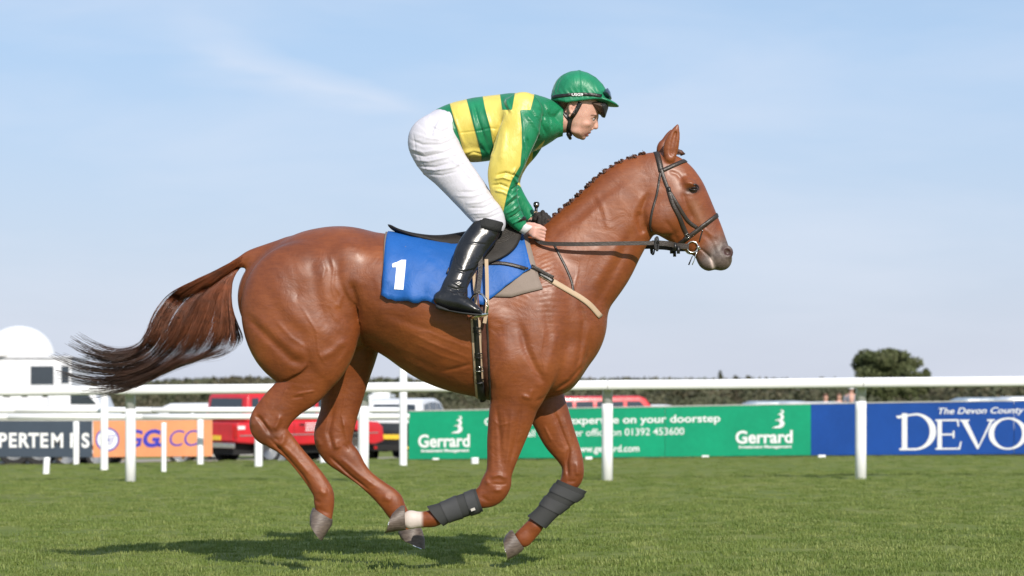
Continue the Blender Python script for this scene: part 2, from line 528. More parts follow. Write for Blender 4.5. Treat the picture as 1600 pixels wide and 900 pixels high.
# chest
ff.ell(P(860, 555, 0), (0.155, 0.165, 0.19), 0.04, rot=0.25)
ff.ell(P(880, 562, -0.075), (0.10, 0.085, 0.155), 0.025, rot=-0.35)
ff.ell(P(880, 562, 0.075), (0.10, 0.085, 0.155), 0.025, rot=-0.35)
ff.ell(P(862, 592, -0.07), (0.12, 0.07, 0.055), 0.02, rot=0.5)
ff.ell(P(862, 592, 0.07), (0.12, 0.07, 0.055), 0.02, rot=0.5)
for sg in (-1, 1):      # shoulder blade and triceps
    ff.chain([(820, 395, 860, 405, .03, .095 * sg), (792, 450, 880, 462, .065, .145 * sg), (772, 510, 880, 520, .075, .165 * sg),
              (764, 560, 872, 575, .07, .165 * sg), (770, 600, 850, 606, .055, .155 * sg)], 0.035)
    ff.ell(P(795, 560, 0.19 * sg), (0.085, 0.055, 0.15), 0.03, rot=-0.2)
    ff.ell(P(838, 505, 0.165 * sg), (0.055, 0.045, 0.17), 0.03, rot=-0.42)
    ff.ell(P(470, 438, 0.15 * sg), (0.19, 0.10, 0.13), 0.05, rot=0.42)   # croup
    ff.ell(P(545, 404, 0.185 * sg), (0.06, 0.04, 0.055), 0.06)            # point of hip
# head
ff.chain([(1034, 243, 1014, 325, .062, 0), (1056, 243, 1012, 347, .082, 0), (1072, 258, 1019, 361, .094, 0), (1082, 276, 1033, 370, .092, 0),
          (1093, 296, 1047, 378, .076, 0), (1104, 316, 1060, 386, .062, 0), (1115, 336, 1073, 393, .053, 0), (1125, 356, 1084, 400, .048, 0),
          (1135, 378, 1094, 408, .047, 0), (1139, 390, 1108, 412, .044, 0)], 0.02)
ff.ell(P(1125, 404, 0), (0.058, 0.053, 0.052), 0.015, rot=-0.9)          # upper lip
ff.ell(P(1103, 410, 0), (0.047, 0.042, 0.033), 0.016, rot=-0.75)         # lower lip
for sg in (-1, 1):
    ff.ell(P(1035, 338, 0.055 * sg), (0.088, 0.042, 0.085), 0.02, rot=-0.7)   # cheek
    ff.ell(P(1078, 288, 0.076 * sg), (0.036, 0.024, 0.024), 0.02, rot=-0.6)   # brow
    ff.chain([(1084, 308, 1077, 313, .014, .066 * sg), (1094, 330, 1088, 334, .012, .058 * sg), (1100, 348, 1096, 351, .008, .05 * sg)], 0.015)
    ff.ell(P(1136, 394, 0.036 * sg), (0.029, 0.020, 0.033), 0.012, rot=0.2)   # nostril flare
    ff.ell(P(1137.5, 394, 0.062 * sg), (0.017, 0.022, 0.021), 0.006, rot=0.5, sub=True)
    ff.ell(P(1081, 296, 0.104 * sg), (0.022, 0.013, 0.015), 0.012, rot=-0.35, sub=True)
    # ear, hollow in front
    ex = 0 if sg < 0 else -10
    ey = 0 if sg < 0 else 8
    cyb = 0.052 * sg
    ff.chain([(1038 + ex, 249, 1055 + ex, 246, .022, cyb), (1036 + ex, 230, 1060 + ex, 234, .021, cyb), (1041 + ex, 216 + ey, 1062 + ex, 219 + ey, .018, cyb * 1.1),
              (1049 + ex, 204 + ey, 1062 + ex, 206 + ey, .012, cyb * 1.15), (1057 + ex, 195 + ey, 1061 + ex, 196 + ey, .006, cyb * 1.2)], 0.008)
    ff.chain([(1046 + ex, 240, 1053 + ex, 240, .008, cyb + .020 * sg), (1048 + ex, 224 + ey * .5, 1055 + ex, 226 + ey * .5, .006, cyb + .021 * sg), (1053 + ex, 207 + ey, 1058 + ex, 208 + ey, .007, cyb + .018 * sg)], 0.003, sub=True)
# legs
nf = [(772, 560, 868, 565, .075, -.165), (765, 600, 856, 603, .078, -.15), (766, 629, 843, 623, .070, -.14), (763, 658, 832, 655, .060, -.135), (761, 690, 819, 687, .048, -.13),
      (761, 720, 807, 718, .040, -.13), (759, 741, 800, 739, .041, -.13), (751, 757, 798, 758, .043, -.13), (745, 766, 785, 777, .037, -.13),
      (735, 771, 752, 793, .029, -.13), (713, 778, 724, 802, .026, -.13), (693, 786, 702, 811, .027, -.13), (673, 796, 684, 822, .035, -.13),
      (662, 799, 667, 824, .030, -.13), (650, 799, 653, 825, .028, -.13), (642, 797, 643, 827, .029, -.13)]
ff.chain(nf, 0.02)
fn_ = [(800, 585, 885, 585, .08, .14), (812, 625, 880, 608, .072, .135), (830, 656, 890, 646, .06, .13), (847, 684, 900, 682, .048, .13), (866, 706, 908, 708, .041, .13),
       (877, 726, 912, 726, .043, .13), (877, 744, 911, 746, .042, .13), (873, 754, 897, 765, .033, .13), (860, 768, 880, 782, .027, .13),
       (845, 787, 864, 802, .026, .13), (830, 805, 851, 820, .03, .13), (824, 814, 846, 830, .034, .13), (816, 822, 838, 840, .028, .13), (809, 829, 827, 852, .03, .13)]
ff.chain(fn_, 0.02)
nh = [(425, 455, 525, 440, .10, -.13), (392, 462, 548, 455, .12, -.14), (377, 480, 560, 478, .13, -.145), (386, 522, 560, 512, .125, -.15), (420, 553, 547, 548, .105, -.155), (441, 572, 532, 576, .082, -.155),
      (437, 598, 508, 607, .06, -.155), (420, 618, 483, 625, .047, -.15), (403, 636, 463, 645, .042, -.15), (390, 657, 450, 668, .042, -.15), (405, 679, 450, 676, .038, -.15),
      (426, 696, 461, 688, .032, -.15), (445, 714, 473, 702, .028, -.15), (465, 738, 492, 724, .027, -.15), (481, 760, 510, 747, .030, -.15), (490, 776, 520, 764, .036, -.15),
      (491, 788, 522, 780, .034, -.15), (493, 797, 521, 798, .028, -.15), (494, 806, 519, 810, .028, -.15)]
ff.chain(nh, 0.025)
fh = [(480, 520, 600, 490, .12, .14), (488, 560, 588, 540, .1, .145), (497, 592, 577, 576, .075, .15), (502, 622, 568, 606, .058, .15), (500, 650, 559, 642, .046, .15),
      (491, 686, 551, 674, .043, .15), (500, 706, 552, 698, .040, .15), (520, 724, 564, 713, .033, .15), (540, 741, 572, 727, .028, .15), (560, 758, 583, 740, .027, .15),
      (579, 775, 605, 757, .029, .15), (594, 791, 626, 773, .035, .15), (602, 801, 633, 788, .034, .15), (612, 812, 641, 804, .028, .15), (624, 824, 650, 819, .028, .15)]
ff.chain(fh, 0.025)
HV, HQ = ff.mesh(2)
del FH
ff.F = None
# ---- muscle relief on both flanks: (photo polyline, width px, height in m)
N = normals(HV, HQ)
def relief(V, N, feats, side=-1):
    W = V.copy(); W[:, 1] = -np.abs(V[:, 1]) if side == 0 else V[:, 1]
    px, py = proj(W); disp = np.zeros(len(V))
    for line, w, a in feats:
        d, t = pldist(px, py, line)
        disp += a * np.exp(-(d / w) ** 2) * np.clip(np.minimum(t, 1 - t) * 5 + .15, 0, 1)
    return disp
g = relief(HV, N, [
    # haunch
    ([(380, 488), (403, 512), (432, 539), (456, 562), (476, 568)], 7, -.008), ([(395, 490), (425, 522), (458, 548), (490, 552)], 11, .004),
    ([(425, 420), (440, 460), (470, 500), (505, 520), (530, 540)], 16, .004), ([(415, 440), (424, 470), (450, 505), (490, 532)], 9, -.0022),
    ([(498, 390), (505, 430), (512, 470), (528, 505), (545, 520)], 10, .0045), ([(485, 395), (490, 440), (500, 480), (515, 515)], 8, -.0022),
    ([(530, 400), (528, 430), (545, 470), (551, 490)], 6, -.0035), ([(520, 440), (534, 462), (530, 478), (522, 474)], 3, .0025), ([(536, 440), (545, 462), (549, 480)], 3, .002), ([(512, 478), (520, 500), (538, 515)], 4, -.0022), ([(522, 380), (545, 375), (562, 388), (556, 404)], 7, .0025),
    ([(548, 440), (556, 470), (562, 505)], 5, -.010), ([(535, 530), (545, 545), (530, 570)], 5, .004),
    ([(440, 372), (470, 395), (490, 430)], 14, -.0015), ([(500, 560), (520, 550), (540, 530)], 6, .005),
    # barrel and flank
    ([(575, 470), (610, 500), (660, 530), (700, 560)], 14, .005), ([(600, 545), (640, 558), (690, 580)], 6, -.004),
    ([(690, 580), (715, 575), (738, 568)], 3, -.005), ([(600, 490), (640, 505), (680, 520)], 6, -.003),
    ([(640, 520), (690, 543), (735, 560)], 2.2, .0022), ([(645, 535), (690, 556), (730, 568)], 2.2, .0018), ([(660, 515), (700, 532), (737, 545)], 2, .0018),
    # shoulder and chest
    ([(762, 500), (757, 540), (757, 590), (766, 622)], 5, -.014), ([(812, 505), (822, 545), (836, 575), (850, 600)], 6, -.009),
    ([(790, 480), (785, 530), (800, 580)], 14, .006), ([(850, 470), (858, 520), (862, 560)], 6, -.004), ([(868, 520), (860, 560), (850, 595)], 7, .005),
    ([(838, 628), (862, 614), (890, 595), (912, 570), (920, 545)], 3, -.014), ([(905, 470), (912, 500), (905, 560), (898, 582)], 4, -.007),
    ([(918, 560), (905, 580), (880, 602)], 5, .006), ([(925, 500), (915, 540), (918, 560)], 4, .004), ([(790, 420), (830, 440), (870, 445)], 7, -.003),
    # neck
    ([(998, 330), (1000, 350), (1006, 366)], 5, -.010), ([(985, 360), (972, 400), (945, 450), (925, 490)], 7, -.006), ([(965, 380), (950, 410), (925, 450)], 8, .004),
    ([(1005, 300), (990, 330), (984, 365)], 6, .004), ([(860, 365), (895, 345), (940, 305), (985, 275)], 7, -.004), ([(860, 385), (900, 400), (940, 390)], 9, .003),
    ([(880, 350), (905, 352), (935, 325)], 5, .002), ([(930, 300), (945, 330), (950, 360)], 4, .002),
    ([(850, 515), (845, 550), (853, 588)], 1.4, .0022), ([(905, 395), (902, 430), (893, 462)], 1.4, .0018), ([(470, 478), (494, 516), (498, 552), (512, 575)], 1.5, .0024), ([(820, 560), (832, 580), (846, 590)], 1.5, .002),
    ([(500, 400), (508, 420), (502, 440)], 3, .0022), ([(514, 395), (522, 420), (519, 450), (526, 472)], 2.4, .0024), ([(430, 500), (455, 528), (482, 545)], 3, .002), ([(600, 440), (640, 455), (660, 470)], 5, .002), ([(585, 430), (600, 470), (590, 510)], 6, .0025),
    # head
    ([(1014, 300), (1004, 325), (1008, 352), (1026, 368)], 4, -.007), ([(1040, 345), (1052, 362), (1060, 380)], 3, -.004), ([(1066, 300), (1072, 320), (1085, 345)], 3.5, -.005),
    ([(1086, 312), (1098, 340), (1104, 362)], 3, -.004), ([(1046, 268), (1058, 272), (1068, 284)], 3, -.004), ([(1070, 268), (1078, 280)], 3, .003),
    ([(1099, 362), (1112, 378), (1120, 400)], 3, -.003), ([(1070, 286), (1080, 286), (1091, 292)], 2.2, .004), ([(1072, 302), (1082, 304), (1090, 299)], 1.8, .0025),
    ([(1086, 384), (1098, 391), (1107, 399), (1113, 408), (1116, 426)], 1.4, -.008), ([(1118, 372), (1128, 382)], 2.5, -.002),
    ([(1088, 330), (1080, 350), (1090, 372)], 1.3, .0015), ([(1095, 352), (1110, 366), (1122, 372)], 1.3, .0015),
], 0)
inner = np.clip((np.abs(HV[:, 1]) - 0.012) * 60, 0, 1)
rw = RNG.normal(size=(14, 3)) * np.array([26, 26, 40]); rph = RNG.uniform(0, 6.28, 14)
wob = sum(np.sin(HV @ rw[i] + rph[i] + 1.5 * np.sin(HV @ rw[(i + 3) % 14] * .5)) for i in range(14)) / 14
g = (g + wob * .0011 * (HV[:, 2] > .75)) * inner
gn = relief(HV, N, [  # tendons, joints and veins of the legs
    ([(776, 636), (781, 680), (784, 728)], 3.2, -.006), ([(800, 640), (796, 690), (791, 735)], 3, .004), ([(815, 628), (807, 680), (798, 722)], 2.6, -.005), ([(768, 650), (768, 700), (768, 738)], 3, .003),
    ([(815, 618), (828, 622), (832, 606)], 3, .005), ([(770, 655), (780, 665), (800, 660)], 1.3, .0022), ([(786, 640), (790, 665), (782, 700), (786, 730)], 1.2, .002),
    ([(765, 745), (780, 742), (794, 748)], 3.2, .006), ([(768, 756), (782, 757), (792, 756)], 1.6, -.004), ([(772, 766), (786, 766)], 3.0, .005), ([(759, 748), (763, 757)], 3, .005), ([(752, 776), (763, 784)], 3, -.003),
    ([(440, 592), (470, 600), (500, 600)], 3, -.002), ([(462, 616), (478, 613), (492, 611)], 1.6, .005), ([(455, 622), (475, 620)], 1.6, -.003), ([(450, 600), (440, 625), (428, 640)], 1.5, .0025),
    ([(400, 648), (412, 662), (424, 680)], 3.4, -.010), ([(438, 648), (434, 662), (428, 672)], 4, .009), ([(398, 640), (391, 655), (396, 668)], 4, .006), ([(446, 676), (442, 690), (434, 698)], 4.2, .007), ([(412, 655), (420, 668)], 2.4, .005), ([(428, 684), (436, 690)], 2.5, -.004),
    ([(420, 684), (448, 714), (472, 742), (486, 764)], 2.2, -.009), ([(436, 690), (462, 716), (488, 746)], 3, .004), ([(412, 690), (440, 718), (468, 748), (482, 768)], 2, .004),
    ([(498, 764), (506, 770), (512, 768)], 5, .006), ([(492, 782), (500, 786)], 2.5, -.005), ([(496, 795), (516, 803)], 2, -.002),
    ([(522, 636), (513, 676), (520, 700)], 3.2, -.007), ([(536, 655), (542, 680), (546, 694)], 4, .007), ([(523, 688), (528, 702)], 5, .008), ([(495, 684), (500, 698)], 4, .005), ([(536, 694), (545, 704)], 2, -.004), ([(540, 620), (534, 650), (540, 672)], 1.4, .0025),
    ([(514, 712), (546, 742), (578, 767)], 2.1, -.009), ([(506, 716), (538, 748), (572, 776)], 2, .004), ([(530, 714), (560, 740), (590, 762)], 3, .004), ([(598, 776), (612, 782)], 5, .005),
    ([(865, 640), (880, 680), (890, 705)], 2.6, -.006), ([(882, 650), (895, 693)], 3, .004), ([(850, 665), (862, 690)], 1.6, .004), ([(890, 700), (886, 722), (888, 745)], 2.6, -.008), ([(902, 722), (903, 744)], 4, .006), ([(880, 728), (881, 742)], 3, .004), ([(886, 752), (900, 752)], 2, -.003)
], -1)
ny = np.clip(-N[:, 1], 0, 1)
pz = HV[:, 2]
lowmask = np.clip((P(0, 575).z - pz) * 8, 0, 1)
legnear = ((HV[:, 1] < -0.02) | (HV[:, 1] > 0.02)) * lowmask
side = np.sign(HV[:, 1])
HV[:, 1] += side * g * np.abs(N[:, 1]) * 1.15
HV[:, 1] -= gn * ny * legnear * 1.2
HV = lap(HV, HQ, 0.2)
px, py = proj(HV)
mz = np.clip((px * 0.62 + py * 0.78 - (1098 * 0.62 + 378 * 0.78)) / 24, 0, 1) ** .8 * (px > 1080) * (py < 440)
d_, _ = pldist(px, py, [(1076, 297), (1090, 295)])
eyem = .9 * np.exp(-(d_ / 5.0) ** 2) * (HV[:, 1] < 0)
d_, _ = pldist(px, py, [(1085, 318), (1096, 345)])
pale = 0.30 * np.exp(-(d_ / 7.0) ** 2)
sock = np.clip((662 - px) / 5, 0, 1) * (px > 620) * (py > 785) * (py < 832) * (HV[:, 1] < 0)
pastern = (np.clip((px - 0) / 1, 0, 1) * np.clip((py - 800) / 20, 0, 1))
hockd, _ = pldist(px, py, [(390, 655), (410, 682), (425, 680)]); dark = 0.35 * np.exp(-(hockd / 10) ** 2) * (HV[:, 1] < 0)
lip_, _ = pldist(px, py, [(1111, 404), (1115, 418)])
pink = np.exp(-(lip_ / 2.6) ** 2)
nost, _ = pldist(px, py, [(1134, 392), (1140, 395)])
nostm = np.exp(-((nost - 3.5) / 3.2) ** 2)

hm = NT('chestnut_coat', (0.3, 0.1, 0.04), 0.5, spec=0.45)
n1 = hm.noise(3.6, 7, 0.62, dist=0.8)
n2 = hm.noise(55, 5, 0.7, vscale=(0.25, 1, 1.6), rot=(0, 0.5, 0))
c = hm.ramp(n1, [(0.26, (0.095, 0.020, 0.0045)), (0.50, (0.185, 0.046, 0.0100)), (0.76, (0.275, 0.080, 0.0200))])
c = hm.mix(0.30, c, hm.ramp(n2, [(0.3, (0.105, 0.023, 0.005)), (0.7, (0.28, 0.080, 0.020))]), 'MIX')
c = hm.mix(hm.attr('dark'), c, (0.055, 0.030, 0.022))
c = hm.mix(hm.attr('pale'), c, (0.36, 0.20, 0.13))
gm = hm.ramp(hm.noise(60, 5, 0.7), [(0.3, (0.060, 0.042, 0.036)), (0.7, (0.165, 0.125, 0.108))])
c = hm.mix(hm.attr('muzzle'), c, gm)
c = hm.mix(hm.attr('eyem'), c, (0.022, 0.014, 0.012))
c = hm.mix(hm.attr('pink'), c, (0.62, 0.50, 0.46))
c = hm.mix(hm.attr('nostm'), c, (0.045, 0.014, 0.012))
c = hm.mix(hm.attr('sock'), c, (0.56, 0.48, 0.43))
hm.color(c)
hm.rough(hm.ramp(hm.noise(9, 5, 0.65), [(0.3, (0.40,) * 3), (0.7, (0.56,) * 3)]))
hm.bump(hm.noise(620, 3, 0.6, vscale=(0.5, 1, 1.0), rot=(0, 0.9, 0)), 0.30, 0.0014)
hm.bump(hm.noise(10, 7, 0.62, dist=1.0), 0.38, 0.012)
hm.b.inputs['Sheen Weight'].default_value = 0.04
hm.b.inputs['Sheen Tint'].default_value = (0.9, 0.5, 0.3, 1)
hm.l.new(hm.math('MULTIPLY', hm.attr('gloss'), hm.ramp(hm.noise(7, 5, .6), [(.3, (.06,) * 3), (.7, (.34,) * 3)])), hm.b.inputs['Coat Weight'])
hm.b.inputs['Coat Roughness'].default_value = 0.33
horse = empty('horse', (P(640, 0).x, 0, 0), 'chestnut racehorse in full canter with plaited mane and flying tail', 'horse')
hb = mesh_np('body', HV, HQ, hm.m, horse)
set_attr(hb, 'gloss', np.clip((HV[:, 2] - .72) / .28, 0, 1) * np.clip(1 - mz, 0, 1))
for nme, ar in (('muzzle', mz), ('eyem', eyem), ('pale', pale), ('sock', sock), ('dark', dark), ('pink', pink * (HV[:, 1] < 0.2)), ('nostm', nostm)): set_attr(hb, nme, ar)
HB = bvh_of(HV, HQ)

# eye
def eye_at(sg):
    c0 = P(1081.5, 296, 0.0)
    h, n = HB.ray_cast(Vector((c0.x, sg * 2, c0.z)), Vector((0, -sg, 0)))[:2]
    return h
M_eye = simple('dark_glossy_eye', (0.012, 0.006, 0.004), 0.06, var=0.2)
M_lid = simple('dark_eyelid_skin', (0.020, 0.012, 0.010), 0.35)
for sg in (-1, 1):
    h = eye_at(sg)
    mb = MB(); rr = 0.0172; c0 = h + Vector((0, -sg * 0.011, 0)); rings = []
    for i in range(1, 10):
        ph = pi * i / 10
        rings.append([c0 + Vector((rr * sin(ph) * cos(t * pi / 8), sg * 0.82 * rr * cos(ph) * 1.0, rr * 0.80 * sin(ph) * sin(t * pi / 8))) for t in range(16)])
    mb.rings(rings); ey = mb.build('eye', M_eye, horse, True)
    for up in (1, -1):
        mb = MB(); pts = []
        for i in range(11):
            a = pi * i / 10 * up
            pts.append(c0 + Vector((0.0215 * cos(a), sg * (0.0168 * (1 - 0.55 * abs(cos(a)))), 0.0138 * sin(a) * (1.0 if up > 0 else 0.85))))
        mb.tube(pts, [0.002 + 0.0028 * sin(pi * i / 10) for i in range(11)], 6); mb.build('eyelid', M_lid, horse, True)

# hooves
hf = NT('hoof_horn', (0.1, 0.08, 0.07), 0.5)
hf.color(hf.mix(0.45, hf.ramp(hf.noise(8, 5), [(0.35, (0.060, 0.042, 0.034)), (0.65, (0.150, 0.112, 0.092))]), hf.ramp(hf.noise(40, 4, vscale=(1, 1, 5)), [(0.4, (0.045, 0.034, 0.028)), (0.6, (0.16, 0.125, 0.10))])))
hf.bump(hf.noise(70, 3, vscale=(0.4, 0.4, 3)), 0.5, 0.003)
def pairring(x1, y1, x2, y2, b, cy, n=20, e=1.0):
    a = P(x1, y1, cy); c = P(x2, y2, cy); m = (a + c) / 2; h = (c - a) / 2
    out = []
    for k in range(n):
        t = 2 * pi * k / n
        cx, sy = cos(t), sin(t)
        cx = math.copysign(abs(cx) ** e, cx); sy = math.copysign(abs(sy) ** e, sy)
        out.append(m + h * cx + Vector((0, b * sy, 0)))
    return out
def hoof(st, name='hoof', label=None):
    mb = MB(); mb.rings([pairring(*r) for r in st]); o = mb.build(name, hf.m, horse, True)
    o.modifiers.new('e', 'EDGE_SPLIT').split_angle = radians(55)
    s = st[-1]; x1, y1, x2, y2, b, cy = s
    # shoe: ring just beyond the sole
    px_, py_ = (st[-2][0] + st[-2][2]) / 2, (st[-2][1] + st[-2][3]) / 2
    nx_, ny_ = (x1 + x2 - px_) / 2, (y1 + y2 - py_) / 2; L = math.hypot(nx_, ny_) or 1; nx_, ny_ = nx_ / L, ny_ / L
    mb = MB(); out = pairring(x1, y1, x2, y2, b, cy, 24); inn = pairring(x1 * .84 + x2 * .16, y1 * .84 + y2 * .16, x2 * .84 + x1 * .16, y2 * .84 + y1 * .16, b * .66, cy, 24)
    off = P(800 + nx_ * 1.8, 600 + ny_ * 1.8, cy) - P(800, 600, cy)
    rings = []
    for k in range(3, 22):
        rings.append([out[k % 24] + off * .02, inn[k % 24] + off * .02, inn[k % 24] + off, out[k % 24] + off])
    mb.rings(rings); mb.build('horseshoe', M_steel, o)
    return o
# coronet ring, wall rings, sole ring  (heel side first, toe side second)
hoof([(489, 793, 520, 812, .036, -.15), (487, 797, 519, 820, .043, -.15), (484, 806, 512, 831, .050, -.15), (484, 818, 503, 845, .056, -.15)])
hoof([(632, 790, 634, 828, .036, -.13), (627, 790, 629, 829, .042, -.13), (619, 796, 615, 831, .050, -.13), (613, 803, 601, 833, .055, -.13)])
hoof([(623, 829, 657, 823, .034, .15), (622, 832, 660, 829, .040, .15), (624, 837, 664, 844, .048, .15), (627, 842, 664, 858, .054, .15)])
hoof([(800, 828, 819, 857, .037, .13), (797, 829, 815, 862, .042, .13), (790, 836, 807, 868, .050, .13), (786, 845, 793, 875, .055, .13)])

# mane: plaits sewn along the crest, and the roach of hair between them
M_mane = NT('dark_mane_hair', (0.03, 0.015, 0.01), 0.5)
M_mane.color(M_mane.ramp(M_mane.noise(90, 4), [(0.3, (0.030, 0.012, 0.007)), (0.7, (0.120, 0.040, 0.018))])); M_mane.bump(M_mane.noise(300, 3), 0.6, 0.003)
crest = catmull([(846, 356), (853, 350), (866, 338), (880, 327), (894, 315), (908, 304), (922, 292.5), (936, 281), (950, 270), (965, 259.5), (980, 251.5), (993, 245.5), (1008, 239)], 6)
s_ = np.r_[0, np.cumsum(np.hypot(*np.diff(crest[:, :2], axis=0).T))]
tot = s_[-1]; npl = 19
def crest_top(px_, py_):
    p = P(px_, py_, 0)
    h = HB.ray_cast(Vector((p.x - 0.2, 0, p.z + 0.25)), Vector((0.2, 0, -0.25)).normalized())
    return (h[0], h[1]) if h[0] else (p, Vector((-.6, 0, .8)))
pos = []
for i in range(npl):
    q = tot * ((i + 0.3) / npl) ** (0.92)
    cx_, cy_ = np.interp(q, s_, crest[:, 0]), np.interp(q, s_, crest[:, 1])
    p, n = crest_top(cx_, cy_); pos.append((p, n))
    n = Vector((-0.62, 0, 0.78))
    t = Vector((0.78, 0, 0.62)); mb = MB(); rad = 0.0048 + 0.0045 * random.random()
    cen = p + n * random.uniform(-.006, .001) + t * random.uniform(-.014, .014) + Vector((0, -0.026 + 0.008 * random.random(), 0)) - n * random.uniform(.004, .010); tw = random.uniform(0, 6.28)
    # a rolled knot: three turns of a thick plait
    pts = []; 
    for k in range(26):
        a = k / 25 * 2 * pi * 1.9; a += tw; rr = (0.0070 if i % 3 else .0055) * (1 - 0.33 * k / 25)
        pts.append(cen + t * cos(a) * rr + n * (sin(a) * rr + 0.006) + Vector((0, -0.008 + 0.016 * k / 25, 0)))
    mb.tube(pts, [rad * (0.75 + 0.22 * sin(k * 1.9)) for k in range(26)], 6)
    # little tuft of loose ends
    for k in range(2):
        dd = n * (0.010 + 0.014 * random.random()) + t * random.uniform(-.012, .012) + Vector((0, random.uniform(-.012, .012), 0))
        mb.tube([cen, cen + dd * .6, cen + dd], [.0018, .0014, .0006], 3)
    mb.build('mane_plait', M_mane.m, horse, True)
mb = MB()
for i in range(420):
    q = random.random() * tot; cx_, cy_ = np.interp(q, s_, crest[:, 0]), np.interp(q, s_, crest[:, 1])
    p = P(cx_ + random.uniform(-1, 1), cy_ + 1.5, 0) + Vector((0, random.uniform(-.012, .012), 0))
    j = min(pos, key=lambda e: (e[0] - p).length)
    d = (j[0] - p) * 0.8 + Vector((random.uniform(-.006, .006), random.uniform(-.008, .008), 0)) + Vector((-0.006, 0, 0.009))
    mb.tube([p, p + d * .5 + Vector((-.002, 0, .004)), p + d], [.0020, .0022, .0012], 3)
o = mb.build('mane', M_mane.m, horse, True)
mb = MB()   # forelock knot
cen = P(1062, 238, 0); pts = [P(1054, 240, 0), P(1059, 236, 0), P(1064, 238, -0.005), P(1068, 240, 0), P(1063, 242, .004)]
mb.tube(pts, [.009, .011, .011, .009, .006], 8)
for k in range(8):
    mb.tube([P(1052, 240, 0), P(1060, 238 + k * .4, random.uniform(-.01, .01)), P(1066 + random.random() * 4, 238 + k * .5, random.uniform(-.015, .015))], [.004, .003, .001], 4)
mb.build('forelock', M_mane.m, horse, True)

# tail: several thousand hairs
guides = [
    [(398, 394), (372, 404), (336, 423), (298, 441), (266, 461), (246, 488), (233, 516), (216, 540), (184, 548), (148, 538), (114, 517)],
    [(399, 395), (372, 407), (338, 428), (303, 449), (274, 473), (256, 503), (244, 533), (221, 555), (182, 566), (134, 560), (95, 540)],
    [(399, 397), (372, 411), (342, 433), (314, 457), (292, 486), (276, 520), (258, 547), (229, 572), (185, 585), (133, 583), (90, 571)],
    [(400, 398), (372, 414), (347, 437), (328, 464), (314, 498), (299, 532), (276, 559), (243, 581), (199, 599), (149, 603), (92, 593)],
    [(398, 402), (371, 417), (353, 440), (342, 470), (335, 503), (322, 536), (298, 560), (262, 577), (216, 601), (166, 618), (106, 623)],
    [(395, 405), (371, 420), (359, 442), (355, 472), (356, 504), (352, 532), (334, 551), (298, 563), (260, 575), (218, 598), (172, 622)],
    [(392, 408), (372, 422), (362, 444), (361, 472), (371, 504), (380, 530), (366, 549), (336, 558), (302, 561), (266, 570), (236, 584)],
]
GD = [catmull(gd, 4) for gd in guides]
nG = len(GD); npt = len(GD[0])
TV, TQ, TT = [], [], []
NS = 6000
clump = []
for _ in range(95):
    l_ = random.random() ** .9 * (nG - 1.05)
    clump.append((l_, random.gauss(0, 1), random.random(), random.uniform(.80, 1.03), random.uniform(-1, 1), random.uniform(.10, .45)))
for i in range(NS):
    loose = random.random() < 0.2
    lam0 = random.random() ** 1.1 * (nG - 1.01)
    if lam0 > 3.2 and random.random() < .35: continue
    near_ = sorted(clump, key=lambda c_: abs(c_[0] - lam0))[:12]
    cl = random.choice(near_)
    w = random.uniform(0.3, 1.0)
    yo = random.uniform(-1, 1); yc = cl[1] * 0.022
    ln = cl[3] * random.uniform(0.74, 1.0)
    if lam0 > 4.6: ln *= random.uniform(.5, .92)
    ph = random.uniform(0, 6.28); am = random.uniform(.2, 1.2) * (3.5 if loose else 1)
    base = len(TV); nseg = 24
    for s in range(nseg + 1):
        t = s / nseg * ln
        k = min(1, max(0, (t - .06) * 3.0)) * (.93 if not loose else .6)
        lam = lam0 * (1 - k) + (cl[0] + (lam0 - cl[0]) * cl[5]) * k
        a = min(max(int(lam), 0), nG - 2); fr = lam - a
        q = t * (npt - 1); qi = min(int(q), npt - 2); qf = q - qi
        pa = GD[a][qi] * (1 - qf) + GD[a][qi + 1] * qf; pb = GD[a + 1][qi] * (1 - qf) + GD[a + 1][qi + 1] * qf
        p = pa * (1 - fr) + pb * fr
        spread = t ** 1.4
        wx = cl[4] * 9 * sin(cl[2] * 6.28 + t * 9) * t; wy = cl[4] * 7 * sin(cl[2] * 12 + t * 8 + 1) * t
        ox = am * sin(ph + t * 7) * spread * 2.0 + wx; oy = am * cos(ph * 1.7 + t * 6) * spread * 2.6 + wy
        # at the root the hairs lie round the dock
        rootw = max(0, 1 - t * 6)
        y = yo * .024 * (.45 + .55 * rootw) * (1 if t < .3 else 1) + yc * spread * 1.6 + (0.03 * sin(3.1 * t + cl[2] * 6)) * spread
        v = P(p[0] + ox, p[1] + oy - (1.5 * (1 - yo * yo)) * rootw, y)
        r = (0.00145 if not loose else .0011) * (1.2 - 0.8 * t / ln) * (0.8 + .4 * w)
        for kk in range(3):
            an = kk * 2.094 + .5
            TV.append((v.x + r * cos(an) * .7, v.y + r * sin(an), v.z + r * cos(an) * .7)); TT.append(t + random.uniform(-.02, .02))
        if s:
            b0 = base + (s - 1) * 3; b1 = b0 + 3
            for kk in range(3):
                k2 = (kk + 1) % 3; TQ.append((b0 + kk, b0 + k2, b1 + k2, b1 + kk))
tm = NT('tail_hair', (0.05, 0.03, 0.02), 0.42, spec=0.6)
tn = tm.noise(40, 3, vscale=(.4, 1, 1))
tcol = tm.ramp(tm.attr('along'), [(0.0, (0.22, 0.060, 0.018)), (0.25, (0.21, 0.062, 0.022)), (0.50, (0.155, 0.055, 0.026)), (0.70, (0.095, 0.043, 0.027)), (0.95, (0.055, 0.034, 0.026))])
tm.color(tm.mix(0.5, tcol, tm.ramp(tn, [(0.3, (.35, .35, .35)), (0.7, (1.7, 1.6, 1.5))]), 'MULTIPLY'))
to = mesh_np('tail', TV, TQ, tm.m, horse); set_attr(to, 'along', TT); tag(to, kind='stuff')
